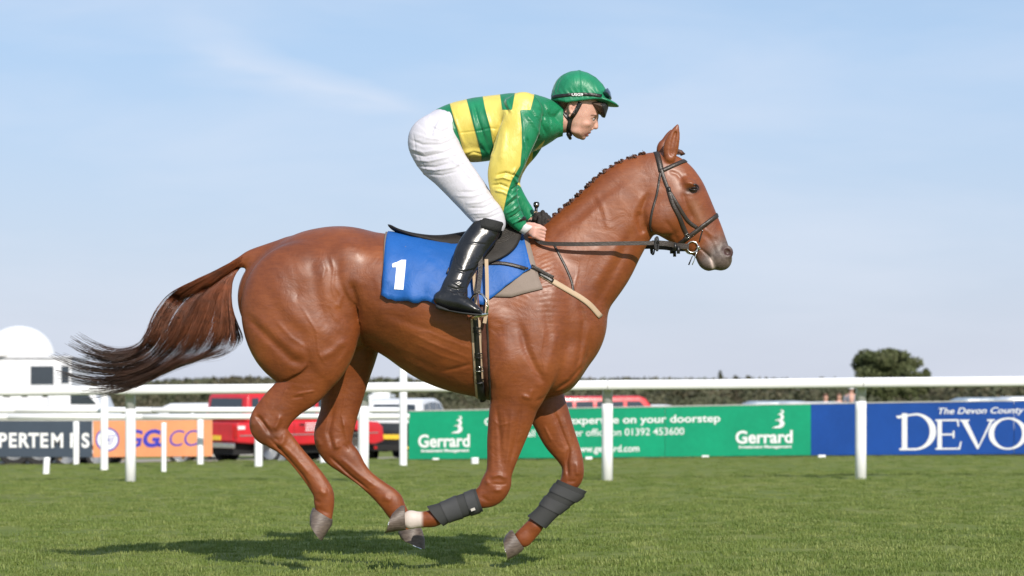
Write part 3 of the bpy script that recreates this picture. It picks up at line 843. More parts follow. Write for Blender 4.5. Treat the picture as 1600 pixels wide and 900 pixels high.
# ------------------------------------------------------------------ tack
ZC = 480
def drape(name, cols, off, bvh, mat, parent, thick, fold=0.0, seed=0, nr=18, foldlines=()):
    """cloth over the back; cols: (x at the spine, x at the hem, y of the hem) in photo pixels"""
    D = catmull(cols, 3); V = []; n = len(D)
    rr = random.Random(seed); ph = [rr.uniform(0, 6.28) for _ in range(6)]
    for ci, (tx, bx, by) in enumerate(D):
        half = []
        for j in range(61):
            th = radians(118) * j / 60
            # slide along x while going down
            half.append(th)
        # hem angle
        def hit(th, px_):
            c0 = P(px_, ZC, -0.2 * min(1, th)); c0 = Vector((c0.x, 0, P(0, ZC, 0).z))
            dr = Vector((0, -sin(th), cos(th)))
            h = bvh.ray_cast(c0 + dr * 0.9, -dr)
            return (h[0], h[1]) if h[0] else (c0 + dr * .2, dr)
        end = radians(118)
        for th in half:
            h, nn_ = hit(th, bx)
            q = proj(np.array([list(h)]))
            if th > .3 and q[1][0] >= by: end = th; break
        for r in range(-nr, nr + 1):
            s = abs(r) / nr; th = end * s
            px_ = tx + (bx - tx) * s
            h, nn_ = hit(th, px_)
            sg = 1 if r <= 0 else -1
            f = fold * s * (sin(ci * .9 + ph[0] + s * 3) + .6 * sin(ci * 1.7 + ph[1] - s * 4) + .5 * sin(ci * .45 + s * 6 + ph[2])) * .5
            for (la, lb, w, a) in foldlines:
                q = proj(np.array([list(h)])); d_, t_ = pldist(q[0], q[1], [la, lb]); f += a * math.exp(-(d_[0] / w) ** 2)
            p = h + nn_ * (off + f + 0.012 * s ** 4 * (0.5 + 0.5 * sin(ci * 1.1 + ph[3])) * (1 if fold else 0))
            V.append(Vector((p.x, p.y * sg, p.z)))
    m = 2 * nr + 1; Q = []
    for i in range(n - 1):
        for j in range(m - 1): Q.append((i * m + j, i * m + j + 1, (i + 1) * m + j + 1, (i + 1) * m + j))
    o = mesh_py(name, V, Q, mat, parent, True)
    md = o.modifiers.new('thickness', 'SOLIDIFY'); md.thickness = thick; md.offset = 1
    return o, BVHTree.FromPolygons([tuple(v) for v in V], Q)

def strap(name, pts, w, thick, bvh, mat, parent=None, off=0.0, mirror=False, step=4, mb=None, ends=True):
    """flat band lying on a surface along a photo polyline"""
    D = catmull(pts, max(2, int(math.hypot(pts[0][0] - pts[-1][0], pts[0][1] - pts[-1][1]) / step / max(1, len(pts) - 1)) + 1))
    rings = []; last = None
    for i, p in enumerate(D):
        t = D[min(i + 1, len(D) - 1)] - D[max(i - 1, 0)]; t = t[:2] / (np.linalg.norm(t[:2]) + 1e-9); n2 = np.array([-t[1], t[0]])
        ring_o, ring_i = [], []
        ok = True
        for k in (-1, -.5, 0, .5, 1):
            x, y = p[0] + n2[0] * w / 2 * k, p[1] + n2[1] * w / 2 * k
            h, nn_ = pray(bvh, x, y)
            if h is None:
                if last is None: ok = False; break
                h = P(x, y, last[0].y); nn_ = last[1]
            else: last = (h, nn_)
            nn_ = (nn_ + Vector((0, -.35, 0))).normalized()
            ring_o.append(h + nn_ * (off + thick * (1 if abs(k) < 1 else .65))); ring_i.append(h + nn_ * (off - 0.002))
        if ok: rings.append(ring_o + ring_i[::-1])
    o = MB().rings(rings).build(name, mat, parent, True)
    if mirror: MB().rings([[Vector((v.x, -v.y, v.z)) for v in r] for r in rings]).build(name, mat, parent, True)
    return o

def ringband(name, A, B, w, thick, bvh, mat, parent, rng=(-180, 180), t0=0.5, off=0.0, n=40, mb=None, far=.8):
    """band round a body in the plane through two photo points and the depth axis"""
    a, b = P(*A), P(*B); e1 = (b - a).normalized(); e2 = Vector((0, 1, 0)); wd = e1.cross(e2); c = a + (b - a) * t0
    ww = w * D0 / F; rings = []
    full = rng[1] - rng[0] >= 359
    for i in range(n if full else n + 1):
        th = radians(rng[0] + (rng[1] - rng[0]) * i / n); dr = e1 * cos(th) + e2 * sin(th)
        ro, ri = [], []
        for k in (-1, 0, 1):
            cc = c + wd * ww / 2 * k
            h = bvh.ray_cast(cc + dr * far, -dr)
            p = h[0] if h[0] else cc + dr * .05
            ro.append(p + dr * (off + thick * (1 if k == 0 else .7))); ri.append(p - dr * .002)
        rings.append(ro + ri[::-1])
    m = mb or MB(); m.rings(rings, closed=full)
    return None if mb else m.build(name, mat, parent, True)

def rowpatch(name, rows, nx, off, bvh, mat, parent, thick, mirror=False, dome=0.0, plane=None):
    D = catmull(rows, 3); V = []
    for i, (xl, yl, xr, yr) in enumerate(D):
        s = i / (len(D) - 1)
        for j in range(nx + 1):
            u = j / nx; h, nn_ = pray(bvh, xl + (xr - xl) * u, yl + (yr - yl) * u)
            if plane is not None:
                x_, y_ = xl + (xr - xl) * u, yl + (yr - yl) * u; yp = plane(y_)
                if h is not None: yp = min(yp, h.y - off)
                V.append(P(x_, y_, yp - dome * sin(pi * u))); continue
            if h is None: h, nn_ = V[-1] if V else P(xl, yl, -.2), Vector((0, -1, 0))
            nn_ = (nn_ + Vector((0, -1.0, 0))).normalized()
            V.append(h + nn_ * (off + dome * sin(pi * u) * sin(pi * min(1, s * 1.1))))
    m = nx + 1; Q = [(i * m + j, i * m + j + 1, (i + 1) * m + j + 1, (i + 1) * m + j) for i in range(len(D) - 1) for j in range(nx)]
    o = mesh_py(name, V, Q, mat, parent, True, recalc=False)
    if thick: md = o.modifiers.new('thickness', 'SOLIDIFY'); md.thickness = thick; md.offset = 0
    return o, V, Q

def freestrap(pts3, w, th, mb, up=None):
    """flat strap through the air; width lies in the picture plane"""
    D = [Vector(p) for p in catmull([list(p) for p in pts3], 5)]; rings = []
    for i, p in enumerate(D):
        t = (D[min(i + 1, len(D) - 1)] - D[max(i - 1, 0)]).normalized(); y = Vector((0, 1, 0)); n = t.cross(y).normalized(); yy = n.cross(t).normalized()
        wi = w[0] + (w[1] - w[0]) * i / (len(D) - 1) if isinstance(w, tuple) else w
        rings.append([p + n * wi / 2 + yy * th / 2, p + n * wi / 2 - yy * th / 2, p - n * wi / 2 - yy * th / 2, p - n * wi / 2 + yy * th / 2])
    mb.rings(rings); return mb

def fabric(name, col, rough=0.75, weave=900, wr=14, wrs=0.35, var=0.08, **kw):
    t = NT(name, col, rough, **kw)
    t.color(t.ramp(t.noise(7, 5), [(0.3, tuple(c * (1 - var) for c in col)), (0.7, tuple(min(1, c * (1 + var)) for c in col))]))
    t.bump(t.noise(weave, 2), 0.12, 0.0008); t.bump(t.noise(wr, 5, 0.55, dist=0.7), wrs, 0.012)
    return t.m
M_blue = fabric('blue_nylon', (0.007, 0.095, 0.36), 0.6, wr=13, wrs=0.45)
M_taupe = fabric('taupe_felt', (0.235, 0.185, 0.155), 0.85, wr=30, wrs=0.12)
M_num = fabric('white_print', (0.82, 0.84, 0.88), 0.6, wrs=0.1)
M_beige = fabric('beige_webbing', (0.45, 0.33, 0.22), 0.75, weave=1400, wrs=0.1)
M_saddle = simple('dark_saddle_leather', (0.016, 0.013, 0.011), 0.62, spec=.3, bump=0.3, bscale=200, var=0.3)
M_brown = simple('red_brown_leather', (0.085, 0.028, 0.018), 0.5, bump=0.3, var=0.3)
M_neo = fabric('charcoal_neoprene', (0.030, 0.031, 0.031), 0.8, wrs=0.2)

pad = empty('saddle_pad', (P(720, 0).x, 0, P(0, 370).z), 'taupe felt pad showing below the blue number cloth', 'saddle pad')
pado, B1 = drape('pad_felt', [(603, 599, 452), (640, 640, 455), (700, 700, 460), (750, 757, 462), (778, 790, 464), (800, 818, 457), (818, 848, 451)], 0.004, HB, M_taupe, pad, 0.005, seed=3)
cloth = empty('number_cloth', (P(715, 0).x, 0, P(0, 372).z), 'bright blue racing number cloth printed with a white 1', 'number cloth')
clo, B2 = drape('cloth', [(607, 598, 461), (617, 614, 467), (635, 634, 468), (655, 655, 471), (672, 670, 467), (688, 690, 479), (705, 706, 476), (725, 727, 468), (745, 750, 475), (762, 763, 469), (780, 790, 447), (800, 812, 431), (812, 829, 421)],
                0.011, HB, M_blue, cloth, 0.0025, fold=0.004, seed=5,
                foldlines=[((633, 378), (697, 440), 1.8, .009), ((628, 380), (692, 444), 2.6, -.006), ((650, 376), (700, 420), 2.5, .005), ((604, 440), (640, 460), 4, .006), ((700, 425), (690, 470), 2, .006), ((612, 380), (606, 440), 3, .004), ((650, 430), (690, 460), 3, .005), ((640, 385), (672, 405), 3, -.004), ((790, 420), (812, 380), 2.4, .005), ((776, 430), (800, 405), 2, -.004), ((640, 400), (668, 420), 6, .004), ((770, 455), (828, 424), 2, -.003), ((765, 470), (768, 430), 2, .005), ((772, 445), (790, 400), 2.5, .004), ((640, 462), (668, 466), 3, .006), ((815, 372), (826, 392), 2, .004)])
rowpatch('number', [(616, 407, 634.5, 407), (618, 414, 634, 413), (619, 420, 633.5, 420), (617.5, 436, 632, 436), (616, 452, 630.5, 453)][1:], 4, 0.005, B2, M_num, cloth, 0)
rowpatch('number', [(627, 406.5, 634.6, 406.5), (620, 410, 634.3, 410.5), (613, 412.5, 634, 414), (613, 418, 633.8, 417.2)], 4, 0.0053, B2, M_num, cloth, 0)

sad = empty('racing_saddle', (P(720, 0).x, 0, P(0, 370).z), 'dark leather racing saddle with long low cantle under the jockey', 'saddle')
mb = MB()
S_ = catmull([(606, 350.5, 607, 354, .022, 0), (612, 352, 613, 359.5, .06, 0), (624, 358, 626, 366, .09, 0), (645, 364, 648, 375, .105, 0), (672, 367.5, 678, 386, .11, 0), (695, 367, 702, 402, .115, 0),
              (720, 363, 728, 408, .12, 0), (748, 358, 752, 400, .118, 0), (775, 350, 780, 392, .115, 0), (795, 345, 800, 385, .10, 0), (808, 349, 812, 378, .08, 0), (814, 358, 815, 370, .05, 0)], 4)
mb.rings([pairring(*r, n=28, e=.8) for r in S_]); mb.build('seat', M_saddle, sad, True)
for sg in (1, -1):
    fl, FVv, FQ = rowpatch('saddle_flap', [(748, 352, 812, 350), (738, 362, 815, 362), (728, 375, 813, 374), (722, 388, 806, 386), (722, 399, 794, 397), (730, 408, 775, 407), (742, 414, 757, 413.5)], 12, 0.022, B2, M_saddle, sad, 0.006, dome=0.010, plane=lambda y: -(.125 + (y - 352) * .0016))
    if sg < 0:
        for v in fl.data.vertices: v.co.y = -v.co.y
        fl.data.flip_normals()
    else: B3 = BVHTree.FromPolygons([tuple(v) for v in FVv], FQ)
for rx, ry in ((20, 14), (14, 9.5), (8, 5)):
    pts = []
    for k in range(25):
        a = 2 * pi * k / 24; x, y = 788 + rx * cos(a) * .95 - ry * sin(a) * .5, 368 + ry * sin(a) * .8 - rx * cos(a) * .25
        h, nn_ = pray(B3, x, y)
        if h: pts.append(h + Vector((0, -.0035, 0)))
    if len(pts) > 3: m_ = MB(); m_.tube(pts, .0013, 5); m_.build('stitching', M_strap, fl, True)
# surcingle and girth
fcen = HV[HQ].mean(1); B4 = BVHTree.FromPolygons([tuple(v) for v in HV.tolist()], HQ[(fcen[:, 2] > P(0, 630, -.1).z)].tolist())
for nm, dx, w, th, mt in (('girth_web', 0, 15, .004, M_beige), ('girth_leather', 0, 8, .0065, M_leather), ('girth_web', 13, 9, .004, M_brown), ('girth_elastic', 19, 4, .006, M_strap)):
    ringband(nm, (738 + dx, 375), (752 + dx * .78, 640), w, th, B4, mt, sad, rng=(-165, 165), t0=.45, off=0.003 if mt != M_leather else .004, n=60)
for py_ in (516, 556, 577, 596):
    x = 738 + (py_ - 375) * .053; h, nn_ = pray(B4, x, py_)
    m_ = MB(); c0 = h + Vector((0, -.013, 0)); a = .018; b = .010
    m_.tube([c0 + Vector((-a, 0, b)), c0 + Vector((a, 0, b)), c0 + Vector((a, 0, -b)), c0 + Vector((-a, 0, -b)), c0 + Vector((-a, 0, b)), c0 + Vector((a, 0, b))], .0028, 6); m_.build('girth_buckle', M_leather if py_ != 577 else M_steel, sad, True)
strap('elastic_end', [(750, 596), (752, 608), (754, 618), (755, 624)], 9, .014, HB, M_rubber, sad, step=3)
# stirrups
for sg in (1, -1):
    Y = lambda v: v * sg
    m_ = MB(); m_.tube([P(734, 491, Y(-.315)), P(733, 478, Y(-.315)), P(735, 468, Y(-.322)), P(740, 461, Y(-.34)), P(747, 457.5, Y(-.365)), P(754, 460.5, Y(-.40)), P(760, 468, Y(-.42)), P(762.5, 479, Y(-.424)), P(760.5, 489.5, Y(-.42))], [.0045, .005, .005, .005, .0055, .005, .005, .005, .0045], 8)
    fr = Vector((0, 0, 0))
    m_.rings([[P(760.5 + dx, 489.5 + dy, Y(-.42)) for dx, dy in ((2, -2.5), (3, 2), (-2, 3.5), (-4, 0))], [P(747 + dx, 493.5 + dy, Y(-.37)) for dx, dy in ((8, -3), (9, 2), (-8, 4), (-9, 0))], [P(733 + dx, 497 + dy, Y(-.315)) for dx, dy in ((2, -3), (3, 1), (-3, 3), (-4, 0))]])
    m_.build('stirrup_iron', M_steel, sad, True)
    m_ = MB(); freestrap([P(751, 400, Y(-.275)), P(750, 430, Y(-.32)), P(747, 458, Y(-.365))], .020, .005, m_); m_.build('stirrup_leather', M_strap, sad)
    m_ = MB(); freestrap([P(741, 412, Y(-.262)), P(741, 440, Y(-.29)), P(744, 476, Y(-.305)), P(743, 500, Y(-.30))], .013, .003, m_)
    freestrap([P(760, 405, Y(-.262)), P(761, 440, Y(-.285)), P(761, 480, Y(-.295)), P(757, 505, Y(-.292))], .016, .003, m_); m_.build('girth_strap', M_beige, sad)
    m_ = MB(); freestrap([P(745, 410, Y(-.268)), P(745, 440, Y(-.297)), P(748, 476, Y(-.312)), P(750, 500, Y(-.302))], .007, .003, m_); m_.build('girth_strap', M_brown, sad)
    for k in range(5):
        m_ = MB(); c0 = P(750 - k * .35, 418 + k * 5, Y(-.303 - k * .008)) + Vector((0, -.004 * sg, 0)); m_.tube([c0, c0 + Vector((0, .003 * sg, 0))], .002, 6); m_.build('punched_hole', M_rubber, sad)

brg = empty('breast_girth', (P(880, 0).x, 0, P(0, 460).z), 'beige webbing breast strap across the chest with black buckled end', 'breast strap')
strap('chest_band', [(843, 427), (864, 440), (888, 454), (908, 466), (922, 477), (938, 495)], 8, .005, HB, M_beige, brg, mirror=True, off=.002)
strap('side_strap', [(758, 412), (785, 412), (810, 417), (832, 424), (850, 434), (862, 440)], 5, .004, B2, M_strap, brg, mirror=True, off=.006)
strap('buckle_strap', [(842, 427), (853, 433), (864, 440)], 6, .004, HB, M_leather, brg, mirror=True, off=.006)
h, nn_ = pray(HB, 840, 425); mb = MB(); c0 = h + Vector((0, -.012, 0)); mb.tube([c0 + Vector((x_, 0, z_)) for x_, z_ in ((-.009, .010), (.009, .014), (.012, -.008), (-.006, -.012), (-.009, .010), (.009, .014))], .0018, 6); mb.build('buckle', M_steel, brg, True)
strap('martingale_strap', [(866, 383), (876, 402), (885, 420), (893, 440), (896, 458)], 3.6, .004, HB, M_strap, brg, mirror=True, off=.001)

# bridle
brd = empty('bridle', (P(1045, 0).x, 0, P(0, 300).z), 'black leather bridle with reins and ring bit on the horse head', 'bridle')
ringband('headpiece', (1031, 268), (1024.5, 233), 9, .004, HB, M_strap, brd, rng=(-97, 97), t0=0.0)
ringband('browband', (1035, 268), (1073, 250), 6.5, .0065, HB, M_strap, brd, rng=(-93, 93), t0=0.0)
ringband('noseband', (1078, 369), (1120, 337), 7, .0065, HB, M_strap, brd, t0=.5, far=.17)
def bstrap(nm, pts, w, th=.004, mt=None, off=.001):
    return strap(nm, pts, w, th, HB, mt or M_strap, brd, mirror=True, off=off, step=3)
bstrap('cheek_strap', [(1033, 264), (1038, 280), (1045, 297), (1060, 322), (1074, 344), (1089, 356)], 5.5)
bstrap('cheek_strap', [(1044, 295), (1051, 318), (1060, 336), (1067, 353), (1074, 368)], 6.5, .0055)
bstrap('throat_lash', [(1032, 270), (1029, 288), (1026, 305), (1019, 331), (1016, 354), (1018, 362)], 3.6, .004)
bstrap('strap_keeper', [(1043, 297), (1048, 296)], 8, .008, M_leather)
def bitring(px_, py_, r, rt, sg, dy=.0, parent=None, name='bit_ring', mt=None):
    h, nn_ = pray(HB, px_, py_); y = (h.y if h else -.06) - dy
    m_ = MB(); c0 = P(px_, py_, y); rr = r * (D0 + y) / F
    pts = [Vector((c0.x + rr * cos(a), y * (1 if sg > 0 else -1), c0.z + rr * sin(a))) for a in [2 * pi * k / 24 for k in range(24)]]
    rings = []
    for k, p in enumerate(pts):
        o_ = (p - Vector((c0.x, p.y, c0.z))).normalized(); rings.append([p + o_ * rt * cos(q) + Vector((0, rt * sin(q), 0)) for q in [2 * pi * j / 8 for j in range(8)]])
    m_.rings(rings, closed=True); return m_.build(name, mt or M_steel, brd, True), c0
for sg in (1, -1):
    _, bc = bitring(1082, 386, 8.6, .0032, sg, .012)
    m_ = MB(); p = P(1091, 386, bc.y - .004); m_.tube([Vector((p.x, sg * (p.y + q), p.z)) for q in (-.006, 0, .01, .03)], [.004, .0085, .008, .005], 10); m_.build('bit_cheek', M_steel, brd, True)
m_ = MB(); m_.tube([P(1092, 388, -.045), P(1096, 392, 0), P(1092, 388, .045)], .006, 8); m_.build('mouthpiece', M_steel, brd, True)
bstrap('curb_strap', [(1097.5, 360.5), (1095, 369), (1092.6, 377.7)], 2.0, .003, M_saddle)
h, nn_ = pray(HB, 1097.5, 360.5); m_ = MB(); m_.tube([h + Vector((0, -.007, 0)), h], .003, 8); m_.build('stud', M_steel, brd, True)
m_ = MB(); yb = bc.y - .006; m_.tube([P(1090, 391, yb), P(1087, 398, yb), P(1084.5, 407, yb), P(1081.5, 414, yb)], .0024, 6); m_.build('bit_pin', M_steel, brd, True)
m_ = MB(); m_.tube([P(1082, 400, yb), P(1079, 407, yb), P(1076, 414, yb)], [.0025, .003, .004], 6); m_.build('strap_end', M_leather, brd, True)
m_ = MB(); c0 = P(1074, 368.5, pray(HB, 1073, 368)[0].y - .010); s_1 = D0 / F
q = [(-4, -1), (1.5, -4), (4, 1.5), (-1.5, 4.5)]; m_.tube([c0 + Vector((x_ * s_1, 0, -y_ * s_1)) for x_, y_ in q + q[:2]], .0017, 6); m_.tube([c0 + Vector((-.002, 0, .002)), c0 + Vector((.012, 0, -.004))], .0012, 5); m_.build('buckle', M_steel, brd, True)
RH = P(846, 380, -.155)
for sg in (1, -1):
    def Ym(v): return Vector((v.x, v.y * sg, v.z))
    ext = [P(838, 378, -.15)]
    m_ = MB(); freestrap([Ym(p) for p in ([P(836, 372, -.13)] if sg > 0 else [P(848, 346, -.03)]) + [P(850, 380 if sg > 0 else 362, -.15 if sg > 0 else -.05), P(900, 381.5, -.175), P(960, 380.5, -.165), P(1030, 379.5, -.13)]], .0185, .004, m_); m_.build('rein', M_strap, brd)
    m_ = MB(); freestrap([Ym(p) for p in [P(1026, 379.5, -.132), P(1045, 381, -.12), P(1060, 384, -.10), P(1076, 385, -.085)]], .024, .006, m_); m_.build('rein_end', M_strap, brd)
    for xx, a, b in ((1026.5, .016, .033), (1024.5, .010, .028)):
        m_ = MB(); c0 = Ym(P(xx, 381, -.133)); m_.tube([c0 + Vector((a * .45 * cos(t), -.004 * sg, b * sin(t))) for t in [2 * pi * k / 14 for k in range(15)]], .0042, 6); m_.build('rein_stop', M_rubber, brd, True)
    for xx, yy in ((1055, 386), (1060, 391)):
        m_ = MB(); c0 = Ym(P(xx, yy, -.11)); m_.tube([c0 + Vector((0, 0, .018)), c0 - Vector((0, 0, .016))], .0075, 8); m_.build('strap_keeper', M_leather, brd, True)

# tendon boots on the forelegs
def tboot(st, label, velc):
    r = empty('tendon_boot', P((st[0][0] + st[0][2]) / 2, (st[0][1] + st[0][3]) / 2, st[0][5]), label, 'leg boot', 'dark tendon boots on the forelegs')
    D = catmull(st, 5); mb = MB(); rg = [pairring(*q, n=24, e=.85) for q in D]
    c = [sum(x, Vector()) / 24 for x in rg]
    rings = [[p * .2 + c[0] * .8 for p in rg[0]], [p * .9 + c[0] * .1 for p in rg[0]]] + rg + [[p * .9 + c[-1] * .1 for p in rg[-1]], [p * .2 + c[-1] * .8 for p in rg[-1]]]
    mb.rings(rings); o = mb.build('boot_shell', M_neo, r, True); o.modifiers.new('e', 'EDGE_SPLIT').split_angle = radians(50)
    for a, b in velc:
        mb = MB(); n = len(D) - 1; seg = [int(round(a * n)) + k for k in range(int(round((b - a) * n)) + 1)]; rings = []
        for i in seg:
            q = D[i].copy(); x1, y1, x2, y2 = q[:4]; gx = .03
            rings.append([c_ + (p_ - c_) * 1.075 for p_ in [Vector(v) for v in pairring(*q, n=24, e=.85)] for c_ in [P((x1 + x2) / 2, (y1 + y2) / 2, q[5])]])
        mb.rings(rings); mb.build('velcro_strap', M_rubber if False else M_neo2, r, True).modifiers.new('e', 'EDGE_SPLIT').split_angle = radians(50)
    return r
M_neo2 = fabric('charcoal_velcro', (0.040, 0.041, 0.043), 0.7, wrs=0.2)
tb = tboot([(743, 763, 755, 799, .048, -.13), (732, 768, 743, 803, .045, -.13), (712, 775, 724, 809, .042, -.13), (692, 784, 705, 815, .042, -.13), (667, 791, 693, 822, .048, -.13)], 'dark grey tendon boot on the folded near foreleg with pale tab', [(.12, .38), (.5, .78)])
c0 = P(739, 796, -.185); mb = MB(); mb.box(-.010, .010, -.003, .003, -.006, .006, Matrix.Translation(c0) @ Matrix.Rotation(-.35, 4, 'Y')); mb.build('label_tab', simple('pale_tab', (.45, .42, .38), .6), tb)
tboot([(871, 749, 917, 768, .046, .13), (864, 760, 908, 779, .044, .13), (850, 778, 886, 795, .042, .13), (838, 794, 868, 810, .043, .13), (824, 806, 853, 826, .047, .13)], 'dark grey tendon boot on the far foreleg nearest the ground', [(.15, .35), (.45, .65)])
# ------------------------------------------------------------------ jockey
jk = empty('person', (P(740, 0).x, 0, P(0, 480).z), 'jockey in green and yellow silks crouched over the chestnut racehorse', 'jockey')
def leg_ch(sg, inf=0):
    return [(650, 228, 702, 196, .084, -.080 * sg), (642, 240, 709, 203, .09, -.10 * sg), (654, 262, 718, 223, .086, -.12 * sg), (677, 284, 729, 245, .077, -.15 * sg), (706, 313, 752, 278, .065, -.18 * sg), (726, 334, 770, 305, .058, -.197 * sg), (741, 348, 785, 328, .054, -.205 * sg), (748, 356, 789, 342, .050, -.206 * sg)]
def arm_ch(sg):
    if sg > 0: return [(792, 168, 846, 176, .060, -.150), (784, 190, 844, 200, .066, -.180), (775, 215, 834, 226, .062, -.195), (766, 247, 821, 254, .056, -.205), (762, 274, 811, 277, .050, -.205), (766, 297, 808, 297, .047, -.195), (777, 319, 810, 316, .044, -.18), (789, 341, 817, 336, .038, -.165), (803, 355, 823, 348, .031, -.155)]
    return [(808, 168, 858, 178, .060, .150), (803, 190, 858, 200, .066, .180), (796, 215, 848, 226, .062, .195), (784, 240, 828, 252, .052, .20), (780, 264, 816, 274, .046, .19), (786, 290, 813, 292, .042, .15), (800, 318, 824, 312, .038, .10), (818, 344, 838, 334, .032, .05)]
tors = [(684, 170, 716, 236, .135, 0), (702, 162, 730, 245, .148, 0), (729, 155, 750, 248, .158, 0), (754, 151, 770, 249, .165, 0), (780, 148, 792, 246, .172, 0), (806, 147, 822, 240, .175, 0), (832, 151, 846, 228, .155, 0), (851, 157, 862, 217, .11, 0), (864, 162, 868, 211, .072, 0)]
def slim(st, k):
    out = []
    for x1, y1, x2, y2, b, cy in st:
        mx, my = (x1 + x2) / 2, (y1 + y2) / 2; out.append((mx + (x1 - mx) * k, my + (y1 - my) * k, mx + (x2 - mx) * k, my + (y2 - my) * k, b * k, cy))
    return out
fb = Field([P(630, 0).x, -0.46, P(0, 500, -.4).z], [P(972, 0).x, 0.46, P(0, 110).z], 0.0036)
fb.chain(slim(tors, .88), .02)
for sg in (1, -1):
    fb.chain(slim(leg_ch(sg), .86), .02); fb.chain(slim(arm_ch(sg), .8), .015)
    fb.chain([(748, 352, 782, 352, .04, -.21 * sg), (722, 385, 760, 388, .042, -.25 * sg), (704, 430, 735, 430, .03, -.30 * sg), (692, 458, 728, 458, .028, -.33 * sg), (712, 468, 730, 476, .025, -.345 * sg)], .01)
fb.chain([(655, 195, 700, 240, .13, 0), (690, 180, 715, 238, .12, 0)], .03)
# neck and head
fb.chain([(860, 166, 866, 208, .062, 0), (872, 168, 876, 208, .056, 0), (884, 172, 886, 207, .053, 0)], .012)
fb.chain([(876, 148, 936, 150, .070, 0), (876, 158, 938, 152, .074, 0), (878, 172, 936, 173, .071, 0), (883, 188, 930, 186, .066, 0), (889, 199, 924.5, 196, .058, 0), (896, 208, 918, 204, .044, 0), (903, 213, 911.5, 211.5, .028, 0)], .008)
fb.ell(P(911, 215.5, 0), (.0115, .019, .0095), .008)                       # chin
fb.chain([(927, 182, 935.5, 182, .008, 0), (925, 189, 934.5, 189.5, .0085, 0), (924, 196, 935, 197, .011, 0)], .004)
fb.ell(P(931, 199.3, 0), (.0105, .011, .0085), .004)                       # nose tip
for sg in (-1, 1):
    fb.ell(P(924.5, 202, .010 * sg), (.0085, .0065, .006), .004)
    fb.ell(P(924.5, 204, .009 * sg), (.0035, .003, .003), .002, sub=True)
    fb.ell(P(928, 186.5, .029 * sg), (.012, .013, .0085), .005, sub=True)
    fb.ell(P(930, 180.5, .028 * sg), (.010, .020, .006), .006)
    fb.ell(P(915, 194, .045 * sg), (.022, .016, .013), .012)
    fb.ell(P(900, 205, .038 * sg), (.022, .012, .012), .02)
    fb.ell(P(893, 172, .074 * sg), (.015, .013, .026), .004, rot=.25)
    fb.ell(P(894, 171, .086 * sg), (.0085, .008, .015), .003, rot=.25, sub=True)
    fb.ell(P(890.5, 181, .073 * sg), (.007, .007, .008), .004)
fb.ell(P(920.8, 207.2, 0), (.0085, .019, .0048), .003)
fb.ell(P(917.5, 211.8, 0), (.0085, .017, .0050), .003)
fb.ell(P(922, 209.6, 0), (.012, .022, .0016), .002, sub=True, rot=.3)
# near hand: fist closed on the rein, knuckles forward
def V3(*a): return list(P(*a))
fb.seg3([V3(812, 352, -.155), V3(823, 356, -.152)], [.023, .022], .01)
for i in range(4):
    w0 = (824, 355 + i * 1.5, -.150 + .004 * i); kn = (844 - i * .6, 356.5 + i * 5.4, -.158 + .004 * i)
    fb.seg3([V3(*w0), V3(836 - i * .5, 357 + i * 3.6, -.158), V3(*kn)], [.014, .0125, .0088], .005)
    fb.seg3([V3(*kn), V3(851.5 - i * .8, 359 + i * 5.4, -.140 + .002 * i), V3(848 - i, 361 + i * 5.3, -.117), V3(841 - i, 361 + i * 5.0, -.120)], [.0086, .0078, .0074, .0066], .0012)
fb.seg3([V3(826, 352, -.135), V3(834, 352, -.115), V3(843, 354, -.108), V3(850, 357, -.113)], [.015, .012, .0098, .0082], .004)
# far hand inside the glove
fb.seg3([V3(828, 344, .045), V3(842, 345, .0)], [.02, .016], .01)
SV, SQ = fb.mesh(1)
skin = NT('skin', (.6, .36, .29), .48)
kx, ky = proj(SV)
lipd, _ = pldist(kx, ky, [(915, 211), (922, 208.5)]); lipm = np.exp(-(lipd / 2.2) ** 2)
chk, _ = pldist(kx, ky, [(912, 198), (918, 196)]); chm = np.exp(-(chk / 7) ** 2) * .18
hnd = np.clip((ky - 340) / 10, 0, 1) * np.clip((kx - 815) / 5, 0, 1)
bro, _ = pldist(kx, ky, [(924, 180.5), (932, 180)]); brm = np.exp(-(bro / 1.3) ** 2)
eyl, _ = pldist(kx, ky, [(923.5, 185), (930, 184.5)]); brm = np.maximum(brm, .8 * np.exp(-(eyl / 0.9) ** 2)) * (SV[:, 2] > P(0, 190).z)
c = skin.ramp(skin.noise(30, 5), [(0.3, (.50, .26, .195)), (0.7, (.62, .36, .275))])
c = skin.mix(skin.attr('flush'), c, (.52, .20, .15)); c = skin.mix(skin.attr('lip'), c, (.38, .11, .10)); c = skin.mix(skin.attr('brow'), c, (.12, .06, .035)); c = skin.mix(skin.attr('hand'), c, (.62, .34, .29))
skin.color(c); skin.bump(skin.noise(260, 3), .3, .0012); skin.rough(skin.ramp(skin.noise(60, 4), [(.3, (.42,) * 3), (.7, (.6,) * 3)]))
skin.b.inputs['Subsurface Weight'].default_value = 0.08; skin.b.inputs['Subsurface Radius'].default_value = (.01, .004, .002)
bo = mesh_np('body', SV, SQ, skin.m, jk)
for n_, a_ in (('lip', lipm), ('flush', chm), ('hand', hnd * .6), ('brow', brm)): set_attr(bo, n_, a_)
SB = bvh_of(SV, SQ)
M_eyew = simple('eye_white', (.30, .26, .24), .3, var=.05); M_iris = simple('dark_iris', (.02, .015, .012), .15)
